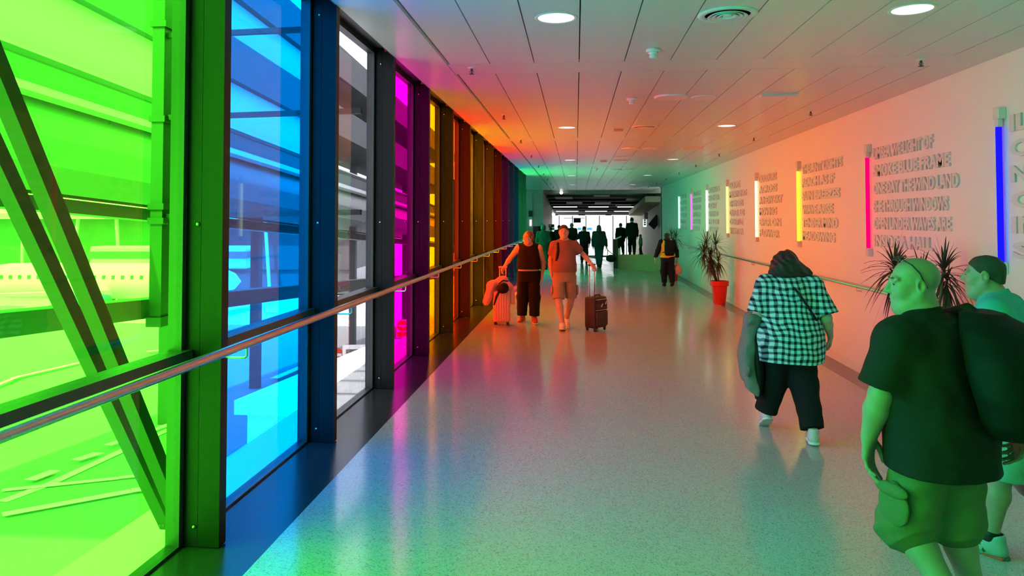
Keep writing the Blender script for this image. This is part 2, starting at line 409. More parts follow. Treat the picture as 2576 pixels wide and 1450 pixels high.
# ================================================================== neon tubes and wall lettering
NEON = [('blue', (.006, .006, 1.0), 2.0), ('crimson pink', (1.0, .0, .10), 2.2), ('lemon yellow', (1.0, .85, .03), 2.6), ('warm white', (1.0, .93, .42), 2.6), ('pale yellow', (1.0, .85, .18), 2.6),
        ('cool white', (1.0, .93, .85), 2.6), ('magenta', (1.0, .12, .75), 2.0), ('mint green', (.35, 1.0, .75), 3.5)]
NY = [7.30, 10.45, 13.61, 16.70, 19.84, 22.89, 25.93, 28.98]
NZB = [1.37, 1.38, 1.39, 1.39, 1.42, 1.43, 1.44, 1.45]
NZT = [2.65, 2.625, 2.645, 2.635, 2.655, 2.68, 2.67, 2.68]
TEXT = [['ILLUMINE', 'CHANGES', 'NOTHING', 'CHASES', 'INTO ME', 'STILL'],
        ['UMBER WE LIGHT OF', 'SMOKE BLUE FRAME', 'ONE DAY THE WIND LAND', 'SHE THROUGH WINDOWS', 'OPEN UNDER WAVES ARE', 'INSIDE A HALL'],
        ['THE ANT LIGHTS', 'REACH AS IF', 'SUN BREEZES', 'WAVE ARISE', 'TENDER MIND', 'MEADOWING'],
        ['COLOURS', 'ACROSS', 'A NEW SKY', 'MOVING', 'EVER ON', 'FLOWER'],
        ['BLUE', 'MORNING', 'SHINES', 'OVER US', 'GENTLE', 'WATER'],
        ['RISING', 'HIGHER', 'LIGHT', 'BEYOND', 'FIELDS', 'SLEEP'],
        ['AUTUMN', 'SHADOW', 'LEAVES', 'FALLEN', 'AGAIN', 'ROUND'],
        ['WINTER', 'GREEN', 'SPRING', 'WAKING', 'SUMMER', 'SINGS']]
TLEN = [[1.7]*6, [1.67, 2.04, 2.22, 1.99, 2.04, 1.63], [2.0, 1.64, 1.88, 1.57, 1.77, 1.64],
        [1.42, 1.45, 1.85, 1.4, 1.7, 1.6], [1.25, 1.95, 1.6, 1.7, 1.55, 1.6], [1.7, 1.7, 1.3, 1.5, 1.6, 1.5], [1.6, 1.7, 1.6, 1.6, 1.5, 1.4], [1.6, 1.5, 1.6, 1.6, 1.6, 1.5]]
ROWZ = [2.585, 2.35, 2.113, 1.872, 1.643, 1.411]
def text_mesh(body, length, height, depth):
    cu = bpy.data.curves.new('lettering', 'FONT'); cu.body = body; cu.size = 1; cu.extrude = .5; cu.offset = .042; cu.resolution_u = 2
    o = bpy.data.objects.new('lettering', cu); COL.objects.link(o)
    dg = bpy.context.evaluated_depsgraph_get(); dg.update()
    me = bpy.data.meshes.new_from_object(o.evaluated_get(dg))
    bpy.data.objects.remove(o); bpy.data.curves.remove(cu)
    co = np.zeros(len(me.vertices)*3); me.vertices.foreach_get('co', co); co = co.reshape(-1, 3)
    lo, hi = co.min(0), co.max(0)
    s = (co-lo)/(hi-lo)
    out = np.stack([-s[:, 2]*depth, -s[:, 0]*length, s[:, 1]*height], 1)     # runs towards -y, stands off the wall in -x
    me.vertices.foreach_set('co', out.ravel())
    bm = bmesh.new(); bm.from_mesh(me); bmesh.ops.recalc_face_normals(bm, faces=bm.faces); bm.to_mesh(me); bm.free()
    me.update(); return me
for k in range(8):
    cn, c, s = NEON[k]; y, zb_, zt_ = NY[k], NZB[k], NZT[k]
    t = thing('neon_tube', 'glowing %s neon tube upright on the white wall' % cn, 'neon light', (XR, y, zb_))
    em = emat('neon_'+cn.replace(' ', '_'), c, s*1.3)
    MB().tube([(XR-.046, y, zb_), (XR-.046, y, zt_)], .027, 16).build('tube', em, t, smooth=True, angle=50)
    b = MB(); b.rbox(XR-.075, XR, y-.05, y+.05, zt_+.075, zt_+.185, .006, 1); b.rbox(XR-.07, XR-.02, y-.028, y+.028, zt_, zt_+.08, .006, 1)
    b.build('top_socket', M_letter, t)
    MB().rbox(XR-.072, XR, y-.04, y+.04, zb_-.11, zb_, .006, 1).build('bottom_socket', M_letter, t)
    t = thing('wall_lettering', 'six lines of raised grey capitals beside the %s neon tube' % cn, 'wall text', (XR, y-.12, ROWZ[-1]))
    for r in range(6):
        me = text_mesh(TEXT[k][r], TLEN[k][r], .16, .022)
        me.transform(Matrix.Translation((XR, y-.13, ROWZ[r])))
        link_mesh('text_line', me, M_letter, t)
# ================================================================== daylight
wd = bpy.data.worlds.new('sky'); SC.world = wd; wd.use_nodes = True
nt = wd.node_tree; bg = nt.nodes['Background']
tc = nt.nodes.new('ShaderNodeTexCoord'); sx = nt.nodes.new('ShaderNodeSeparateXYZ'); nt.links.new(tc.outputs['Generated'], sx.inputs[0])
cr = nt.nodes.new('ShaderNodeValToRGB'); e = cr.color_ramp.elements
e[0].position = .0; e[0].color = (1, 1, 1, 1); e[1].position = .9; e[1].color = (.72, .86, 1, 1)
nt.links.new(sx.outputs[2], cr.inputs[0]); nt.links.new(cr.outputs[0], bg.inputs[0]); bg.inputs[1].default_value = SKY
sl = bpy.data.lights.new('sun', 'SUN'); sl.energy = SUN; sl.angle = math.radians(1.5); sl.color = (1, .96, .88)
so = bpy.data.objects.new('sun', sl); COL.objects.link(so)
so.rotation_euler = Vector(SUNDIR).to_track_quat('-Z', 'Y').to_euler()
SC.view_settings.view_transform = 'Standard'; SC.view_settings.look = 'None'; SC.view_settings.exposure = EXPO; SC.view_settings.gamma = 1
SC.view_settings.use_curve_mapping = False
SC.cycles.max_bounces = 8; SC.cycles.diffuse_bounces = 4; SC.cycles.glossy_bounces = 3; SC.cycles.transparent_max_bounces = 24
SC.cycles.sample_clamp_indirect = 40; SC.cycles.use_denoising = True; SC.cycles.caustics_reflective = False; SC.cycles.caustics_refractive = False
# ================================================================== outside: apron, pier, aircraft
M_apron = mat('apron_concrete', (.52, .52, .50), .8, var=.12, vscale=.12)
M_paint = mat('white_road_paint', (.85, .85, .84), .7)
M_pier = mat('pier_white_cladding', (.5, .5, .49), .6)
M_pierd = mat('pier_grey_soffit', (.07, .07, .07), .7)
M_pglass = mat('pier_dark_glazing', (.08, .09, .09), .25)
M_truss = mat('grey_truss_steel', (.016, .018, .016), .6)
GZ = -6.0
f = MB(); f.hexa([(-260, -120, lev(GZ-1, -120)), (-2.6, -120, lev(GZ-1, -120)), (-2.6, 300, lev(GZ-1, 300)), (-260, 300, lev(GZ-1, 300)),
                  (-260, -120, lev(GZ, -120)), (-2.6, -120, lev(GZ, -120)), (-2.6, 300, lev(GZ, 300)), (-260, 300, lev(GZ, 300))])
prop(f.build('ground', M_apron), 'pale concrete airport apron outside the windows', 'ground', kind='structure')
f = MB(); f.hexa([(-70, 3, lev(GZ, 3)-.05), (-7.5, 3, lev(GZ, 3)-.05), (-7.5, 64, lev(GZ, 64)-.05), (-70, 64, lev(GZ, 64)-.05), (-70, 3, lev(GZ, 3)+.012), (-7.5, 3, lev(GZ, 3)+.012), (-7.5, 64, lev(GZ, 64)+.012), (-70, 64, lev(GZ, 64)+.012)])
prop(f.build('ground_asphalt_lane', mat('asphalt_lane', (.20, .20, .195), .85, var=.15, vscale=.3)), 'darker asphalt lane with painted lines outside the windows', 'ground', kind='structure')
def at_ground(x, y, dz=.03):
    r = ray(x, y); s = (GZ+dz)/(r.z+.054*r.y); return EYE+r*s
def gline(a, b, w=.22):
    p, q = at_ground(*a), at_ground(*b); t = (q-p).normalized(); n = Vector((-t.y, t.x, 0)).normalized()*w/2
    return [p-n, p+n, q+n, q-n]
mk = 0
LINES = [((5, 1262), (140, 1212), .3), ((140, 1212), (470, 1060), .3), ((5, 1236), (300, 1205), .22), ((300, 1205), (470, 1188), .22), ((5, 1300), (330, 1240), .3), ((330, 1240), (470, 1222), .3),
         ((75, 1215), (140, 1190), .35), ((190, 1165), (250, 1146), .35), ((270, 1128), (440, 1070), .3), ((30, 957), (210, 915), .3), ((250, 908), (310, 900), .3), ((370, 890), (415, 885), .35),
         ((-40, 990), (45, 955), .25), ((690, 960), (770, 925), .4), ((640, 1010), (760, 1008), .35), ((660, 1045), (760, 1030), .4), ((690, 1085), (760, 1045), .5), ((720, 1075), (765, 1070), .4)]
for n, (a, b, w) in enumerate(LINES):
    p = [q+Vector((0, 0, .012*n)) for q in gline(a, b, w)]
    lb = 'white painted line on the apron behind the %s glass' % ('blue' if a[0] > 500 else 'green')
    o = MB().hexa([q-Vector((0, 0, .006)) for q in p]+p).build('apron_marking', M_paint)
    prop(o, lb, 'road marking', group='apron lines behind the %s glass' % ('blue' if a[0] > 500 else 'green'))
# long open pier building across the apron: floor slabs with daylight between
XP = -12.0
pier = thing('pier_building', 'long open-fronted grey and white pier building outside the windows', 'building', (XP, 20, lev(GZ, 20)))
def yslab(b, x0, x1, z0, z1, ya, yb):
    b.hexa([(x0, ya, lev(z0, ya)), (x1, ya, lev(z0, ya)), (x1, yb, lev(z0, yb)), (x0, yb, lev(z0, yb)), (x0, ya, lev(z1, ya)), (x1, ya, lev(z1, ya)), (x1, yb, lev(z1, yb)), (x0, yb, lev(z1, yb))])
YA, YB = 9, 70
for (z0, z1, m, d) in ((9.3, 10.9, M_pierd, 4), (6.3, 7.8, M_pierd, 4), (3.75, 4.5, M_pierd, 5), (2.1, 2.75, M_pierd, 6)):
    b = MB(); yslab(b, XP-d, XP, z0, z1, YA, YB); b.build('floor_slab', m, pier)
b = MB(); yslab(b, XP-6, XP-.4, 2.75, 3.75, YA, YB); b.build('glazed_storey', M_pglass, pier)
b = MB(); yslab(b, XP-.2, XP+.25, 3.6, 3.78, YA, YB); yslab(b, XP-.2, XP+.12, 4.46, 4.56, YA, YB); b.build('fascia_ledge', M_pier, pier)
b = MB(); yslab(b, XP-3, XP-.3, 4.56, 6.3, YA, 34); yslab(b, XP-3, XP-.3, 7.8, 9.3, YA, 34); b.build('cladding_wall', M_pier, pier)
for k in range(2, 8):
    y = 10.5+7.4*k
    b = MB(); b.box(XP-3.0, XP-2.6, y, y+.4, lev(GZ, y)-.3, lev(10.9, y)); b.build('column', M_pierd, pier)
# bridge truss outside the glass
post = thing('truss_post', 'dark vertical steel post outside the green glass', 'post', (-4, 6.7, lev(GZ, 6.7)))
p0 = at_x(400, 812, -4.0); p1 = at_x(412, -200, -4.0)
b = MB(); b.box(-4.06, -3.94, p0.y-.075, p0.y+.075, p0.z, p1.z); b.box(-4.075, -3.925, p0.y-.1, p0.y+.1, p0.z-.03, p0.z+.06)
for px in (60, 300, 520, 556): 
    z = at_x(400, px, -4.0).z; b.box(-4.08, -3.92, p0.y-.09, p0.y+.09, z-.03, z+.03)
b.build('post_shaft', M_truss, post)
for px in (90, 297, 545):
    z = at_x(410, px, -4.0).z; MB().bar((-3.94, p0.y, z), (-2.02, p0.y+.0, z+.04), .05, .05).build('cross_tie', M_truss, post)
def beam_along(name, label, x, s0, s1, ya, yb, m, d=.25):
    b = MB(); yslab(b, x-d, x, s0*-x, s1*-x, ya, yb); return prop(b.build(name, m), label, 'beam')
beam_along('deep_strut', 'deep horizontal steel beam outside the green glass, below eye level', -4.1, -.142, -.098, -4, 25.2, mat('olive_steel', (.05, .055, .04), .6))
beam_along('thin_strut', 'thin horizontal steel beam outside the green glass, above the aircraft', -4.2, .088, .115, -4, 25.2, mat('mid_steel', (.06, .065, .055), .6), .2)
beam_along('guard_rail', 'dark thin rail above the thin beam outside the green glass', -4.15, .1185, .1235, -4, 25.2, M_truss, .06)
beam_along('edge_rail', 'long dark rail high outside the green glass', -8.0, .368, .379, -10, 60, M_truss, .08)
def brace(a, b_, x, label):
    p, q = at_x(*a, x), at_x(*b_, x); d = (p-q).normalized()
    p = p+d*1.6
    o = MB().bar(p, q, .075, .075, (1, 0, 0)).build('diagonal_brace', M_truss); prop(o, label, 'brace')
LEDGE = min(at_x(446, 1285, -2.40).z, at_x(424, 1320, -2.56).z)-.06
brace((57, 338), (446, 1285), -2.40, 'upper of two steel diagonal braces outside the green glass')
brace((30, 480), (424, 1320), -2.56, 'lower of two steel diagonal braces outside the green glass')
f = MB(); f.box(-2.9, -2.05, Y0, 25.4, -.5, LEDGE); prop(f.build('outer_ledge', mat('outer_ledge_grey', (.4, .4, .38), .7)), 'grey ledge at the foot of the windows outside', 'ledge')
# aircraft
ac = at_depth(205, 690, 82)
AC = thing('airliner', 'white parked airliner with blue tail seen through the green glass', 'aircraft', (ac.x, ac.y, lev(GZ, ac.y)), rz=YAW-.04)
def L(x, y, z): return (x, y, z)
M_air = mat('aircraft_white', (.86, .86, .86), .35); M_airb = mat('aircraft_blue', (.02, .25, .55), .35)
fz = 3.4
prof = [(0.01, -17), (.5, -16.2), (1.0, -14.5), (1.55, -11.5), (1.95, -8), (2.0, -4), (2.0, 12), (1.9, 14), (1.5, 16), (.9, 17.4), (.01, 18.2)]
b = MB(); b.lathe([(r, z) for r, z in prof], (0, 0, fz), 28, 'x'); b.build('fuselage', M_air, AC, world=False, smooth=True)
b = MB(); b.ext([(-15.8, fz+1.2), (-17.5, fz+7.2), (-14.9, fz+7.2), (-11.2, fz+1.7)], .36, 1, -.18); b.build('tail_fin', M_airb, AC, world=False)
b = MB()
for s in (-1, 1): b.hexa([(-15.5, 0, fz+.5), (-13.5, 0, fz+.5), (-15.2, s*5, fz+.9), (-16, s*5, fz+.9), (-15.5, 0, fz+.7), (-13.5, 0, fz+.75), (-15.2, s*5, fz+1), (-16, s*5, fz+1)])
b.build('tailplane', M_air, AC, world=False)
for s in (-1, 1):
    b = MB(); b.hexa([(-2, s*1.5, fz-1.4), (4.5, s*1.5, fz-1.4), (-2.6, s*15, fz-.3), (-4, s*15, fz-.3), (-2, s*1.5, fz-1.0), (4.5, s*1.5, fz-.9), (-2.6, s*15, fz-.15), (-4, s*15, fz-.15)])
    b.build('wing', M_air, AC, world=False)
    b = MB(); b.lathe([(.6, -2.2), (.95, -1), (1.08, .6), (1.0, 1.5), (.85, 1.6), (.8, .5)], (4.6, s*5.2, fz-2.0), 20, 'x'); b.build('engine', M_airb, AC, world=False, smooth=True)
    b = MB(); b.tube([(-1, s*3, fz-1.4), (-1, s*3, .5)], .18, 8)
    for q in (-.35, .35): b.lathe([(.0, -.18), (.48, -.18), (.5, 0), (.48, .18), (.0, .18)], (-1+q*1.2, s*3, .5), 16, 'y')
    b.build('landing_gear', M_dgrey, AC, world=False)
b = MB(); b.tube([(14, 0, fz-1.7), (14, 0, .4)], .14, 8); b.lathe([(.0, -.15), (.38, -.15), (.4, .15), (.0, .15)], (14, 0, .4), 16, 'y'); b.build('nose_gear', M_dgrey, AC, world=False)
b = MB()
for k in range(20): b.box(-9+k*1.05, -8.7+k*1.05, -2.02, -1.9, fz+.35, fz+.75)
b.build('cabin_window_row', M_pglass, AC, world=False)
# terminal behind the aircraft
q = at_depth(200, 600, 120)
tb = thing('terminal_building', 'low distant terminal with columns behind the airliner', 'building', (q.x, q.y, lev(GZ, q.y)), rz=YAW)
MB().box(-60, 45, 0, 14, 4.0, 12.3).build('terminal_hall', M_pierd, tb, world=False)
MB().box(-62, 47, -3, 15, 12.3, 13.2).build('roof_slab', M_pier, tb, world=False)
MB().box(-60, 45, .5, 13, 0, 4.0).build('ground_storey', M_pglass, tb, world=False)
b = MB()
for k in range(10): MB().tube([(-40+k*8, -2, 0), (-40+k*8+(k % 3-1)*.9, -2, 12.3)], .28, 10).build('column', M_pier, tb, world=False)
q = at_depth(335, 560, 100)
jb = thing('jet_bridge', 'grey boarding bridge on a thick leg behind the airliner', 'jet bridge', (q.x, q.y, lev(GZ, q.y)), rz=YAW)
MB().rbox(-5, 16, -1.6, 1.6, 4.6, 7.6, .2, 1).build('tunnel', M_pier, jb, world=False)
MB().box(-5.2, 16.2, -1.7, 1.7, 6.0, 6.9).build('window_band', M_pglass, jb, world=False)
MB().ext([(-4, 4.6), (0, 4.6), (-.6, 0), (-1.6, 0), (-2, 2.6), (-2.6, 0), (-3.4, 0)], 1.2, 1, -.6).build('support_leg', M_pierd, jb, world=False)
# no-entry signs
M_signred = mat('sign_red', (.75, .02, .02), .4)
def noentry(px, py, d, label, square, board=None):
    c = at_depth(px, py, d); g = lev(GZ, c.y)
    t = thing('no_entry_sign', label, 'road sign', (c.x, c.y, g), rz=.15)
    h = c.z-g
    MB().tube([(0, .03, 0), (0, .03, h+.3)], .03, 10).build('sign_post', M_pier, t, world=False)
    if square: MB().rbox(-.36, .36, -.012, .012, h-.7, h+.36, .01, 1).build('backing_board', M_paint, t, world=False)
    MB().lathe([(.0, -.03), (.3, -.03), (.3, -.012), (.0, -.012)], (0, 0, h), 32, 'y').build('red_disc', M_signred, t, world=False)
    MB().box(-.22, .22, -.036, -.031, h-.055, h+.055).build('white_bar', M_paint, t, world=False)
    if square: MB().box(-.3, .3, -.02, -.013, h-.62, h-.36).build('red_panel', M_signred, t, world=False)
noentry(846, 893, 30, 'round no entry sign seen low through the clear glass', False)
noentry(1013, 820, 42, 'square-backed no entry sign seen through the magenta glass', True)
c = at_depth(892, 893, 26); g = lev(GZ, c.y)
t = thing('notice_board', 'pale notice board on posts seen low through the clear glass', 'sign board', (c.x, c.y, g), rz=.2)
h = c.z-g
MB().box(-.42, .42, -.02, .02, h-.35, h+.35).build('board', M_pier, t, world=False)
for s in (-1, 1): MB().tube([(s*.36, .04, 0), (s*.36, .04, h+.35)], .025, 8).build('post', M_pierd, t, world=False)
MB().box(-.3, .3, -.026, -.021, h+.05, h+.2).build('dark_panel', M_pierd, t, world=False); MB().box(-.3, .3, -.026, -.021, h-.25, h-.08).build('dark_panel', M_pierd, t, world=False)

f = MB(); yslab(f, -7.2, -2.7, -3.3, -3.0, 15, 27); yslab(f, -7.0, -2.9, -6.0, -3.3, 15.2, 26.8)  # white slab added to bounce daylight up through the far windows
prop(f.build('bounce_slab', mat('white_bounce_surface', (.85, .85, .84), .8)), 'low white slab added outside the yellow to red windows to bounce daylight in', 'roof')
# ================================================================== hall past the ramp
def hs(z, y): return ZC + z - .054*y
M_hall = mat('hall_beige_wall', (.42, .40, .28), .6)
M_hallg = mat('hall_grey_wall', (.40, .40, .37), .5)
M_hfloor = mat('hall_floor', (.30, .30, .28), .18)
M_greenwall = mat('pale_green_parapet', (.42, .50, .24), .5)
PZ = .37      # platform level at y = 30
def pz(y): return PZ - .054*(y-30)
f = MB(); f.hexa([(1.62, 30, -.5), (XBR+.4, 30, -.5), (XBR+.4, 37, -.5), (1.62, 37, -.5), (1.62, 30, pz(30)), (XBR+.4, 30, pz(30)), (XBR+.4, 37, pz(37)), (1.62, 37, pz(37))])
f.mi = 1; f.hexa([(1.6, 29.97, -.42), (XBR+.4, 29.97, -.42), (XBR+.4, 30, -.42), (1.6, 30, -.42), (1.6, 29.97, pz(30)+.0), (XBR+.4, 29.97, pz(30)), (XBR+.4, 30, pz(30)), (1.6, 30, pz(30))])
prop(f.build('floor_landing', [M_hfloor, M_greenwall]), 'raised landing with a pale green front beside the ramp', 'floor', kind='structure')
f = MB(); f.hexa([(-6, 36.9, pz(36.9)-.1), (8, 36.9, pz(36.9)-.1), (8, 64, pz(64)-.1), (-6, 64, pz(64)-.1), (-6, 36.9, pz(36.9)), (8, 36.9, pz(36.9)), (8, 64, pz(64)), (-6, 64, pz(64))])
prop(f.build('floor_hall', M_hfloor), 'pale shiny floor of the far hall', 'floor', kind='structure')
HC = 3.62
def hbox(b, x0, x1, ya, yb, z0, z1):
    b.hexa([(x0, ya, hs(z0, ya)), (x1, ya, hs(z0, ya)), (x1, yb, hs(z0, yb)), (x0, yb, hs(z0, yb)), (x0, ya, hs(z1, ya)), (x1, ya, hs(z1, ya)), (x1, yb, hs(z1, yb)), (x0, yb, hs(z1, yb))])
# ceiling of the hall: dark open grid with lighter strips and bulkheads
f = MB(); hbox(f, -6, 8, 39.2, 63.5, HC+.35, HC+.5); 
prop(f.build('ceiling_hall', M_black), 'dark open ceiling void of the far hall', 'ceiling', kind='structure')
f = MB(); hbox(f, -4.3, 8, 39.2, 39.6, HC-.08, HC+.6); prop(f.build('wall_bulkhead', mat('bulkhead_grey', (.30, .33, .28), .6)), 'grey bulkhead where the corridor ceiling ends', 'wall', kind='structure')
M_grid = mat('hall_grid_metal', (.05, .052, .048), .5); M_gridl = mat('hall_panel_grey', (.16, .16, .14), .5)
for n in range(9):
    y = 40.6+2.4*n
    f = MB(); hbox(f, -1.7, 4.6, y, y+.28, HC, HC+.3)
    prop(f.build('ceiling_baffle', M_gridl if n % 3 == 1 else M_grid), 'dark baffle across the far hall ceiling, %s row' % ORD[n], 'ceiling baffle')
for n, (x0, x1, y, w, m) in enumerate(((-1.2, -.2, 42, 1.6, M_gridl), (1.0, 1.9, 40.9, 1.2, M_gridl), (3.0, 4.3, 43.2, 1.6, M_gridl), (1.2, 2.2, 46, 2.0, M_grid), (-.6, .4, 45.6, 1.8, M_grid), (2.6, 3.6, 47.8, 1.4, M_gridl))):
    f = MB(); hbox(f, x0, x1, y, y+w, HC-.02, HC+.02); prop(f.build('ceiling_tile', m), 'loose grey tile in the far hall ceiling, %s one' % ORD[n], 'ceiling tile')
M_strip = emat('strip_light', (1, .97, .9), 2)
rows = [(521, 49.0, ((1392, 1452), (1480, 1531), (1553, 1613))), (532, 54.0, ((1399, 1455), (1472, 1527), (1545, 1600))), (542, 58.8, ((1404, 1455), (1472, 1523), (1538, 1590)))]
rn = ['upper', 'middle', 'lower']; cn = ['window-side', 'centre', 'landing-side']
for r, (py, Y, segs) in enumerate(rows):
    for k, (a, b_) in enumerate(segs):
        p, q = at_y(a, py, Y), at_y(b_, py, Y)
        t = thing('ceiling_strip_light', 'long white strip light in the far hall, %s row, %s one' % (rn[r], cn[k]), 'ceiling light', (p.x, Y, p.z), group=None)
        MB().box(p.x, q.x, Y-.09, Y+.09, p.z-.03, p.z+.03).build('tube', M_strip, t)
        MB().box(p.x-.05, q.x+.05, Y-.14, Y+.14, p.z+.032, p.z+.1).build('housing', M_grid, t)
# side walls
f = MB(); f.box(4.6, 4.8, 35.4, 63, -1.6, 4.6); prop(f.build('wall_hall_right', M_hall), 'beige side wall of the far hall', 'wall', kind='structure')
f = MB(); hbox(f, 3.7, 4.6, 39.7, 52, HC-.5, HC-.2); prop(f.build('ceiling_soffit', M_hall), 'beige soffit with downlights along the far hall wall', 'ceiling', kind='structure')
for n, (px, py, Y) in enumerate(((1651, 505, 41.5), (1641, 513, 44.2), (1633, 521, 47))):
    p = at_y(px, py, Y); t = thing('hall_downlight', 'bright downlight under the beige soffit, %s along' % ORD[n], 'ceiling light', tuple(p))
    MB().lathe([(.0, 0), (.13, 0)], tuple(p), 24).build('diffuser', M_lamp, t); MB().lathe([(.13, .002), (.16, -.004), (.165, .03)], tuple(p), 24).build('trim_ring', M_white, t)
f = MB(); f.box(-1.95, -1.72, 38.4, 53, -1.6, 4.4); prop(f.build('wall_hall_left', M_hallg), 'grey side wall of the far hall', 'wall', kind='structure')
f = MB(); f.box(-4.2, -2.25, 38.0, 38.3, -1, ZCEIL+.3); f.box(-2.25, -1.72, 38.05, 38.3, 1.45, ZCEIL+.3); prop(f.build('wall_alcove', M_hallg), 'pale end wall of the alcove with a dark opening', 'wall', kind='structure')
f = MB(); f.box(-4.4, -4.2, 25.4, 38.3, -.5, .6); f.box(-4.4, -4.2, 25.4, 38.3, 3.2, ZCEIL+.3); prop(f.build('wall_alcove_side', M_wall), 'outer side wall of the alcove', 'wall', kind='structure')
w = thing('window_20', 'emerald glass side window of the alcove', 'window', (-4.3, 32, .6), kind='structure')
MB().box(-4.31, -4.30, 25.5, 38.2, .6, 3.2).build('pane', GM['emerald'], w)
f = MB()
for k in range(7): f.box(-4.36, -4.24, 26.6+1.7*k, 26.7+1.7*k, .6, 3.2)
f.build('frame', M_frame, w)
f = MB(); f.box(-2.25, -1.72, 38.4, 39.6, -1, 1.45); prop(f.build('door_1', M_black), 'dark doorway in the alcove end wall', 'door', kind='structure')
# doorway frame where the corridor wall ends
f = MB()
f.box(XR-.02, XR+.55, Y1, Y1+.12, -.7, ZCEIL); f.box(XR-.04, XR+.06, Y1-.12, Y1, -.45, ZCEIL-.5); f.box(XR+.25, XR+.35, Y1-.14, Y1, -.45, ZCEIL-.4)
prop(f.build('door_2', mat('dark_green_grey_frame', (.06, .075, .065), .4)), 'dark tall door frame at the end of the neon wall', 'door', kind='structure')
# bright end windows: mullions over open daylight
for n in range(8):
    x = -2.6+n*1.15; y = 63.2
    o = MB(); o.box(x-.03, x+.03, y-.05, y+.05, hs(0, y)-2.2, hs(HC, y)+.2)
    prop(o.build('window_2%d' % n, M_frame), 'slim mullion of the bright end window', 'window', kind='structure')
f = MB(); hbox(f, -6, 8, 63, 63.4, -3, -1.95); prop(f.build('wall_end', M_dgrey), 'low dark wall under the bright end window', 'wall', kind='structure')
f = MB(); hbox(f, -6, -2.7, 63, 63.3, -3, HC+.5); hbox(f, 5.4, 8, 63, 63.3, -3, HC+.5); prop(f.build('wall_end_pier', M_dgrey), 'dark piers beside the bright end window', 'wall', kind='structure')

f = MB(); hbox(f, -2.7, 5.4, 63.20, 63.22, -1.95, HC+.2); prop(f.build('window_30', glass('end_dimming_pane', (.065, .068, .07))), 'grey pane added to dim the bright end window', 'window', kind='structure')  # grey pane added to cut the daylight entering the hall
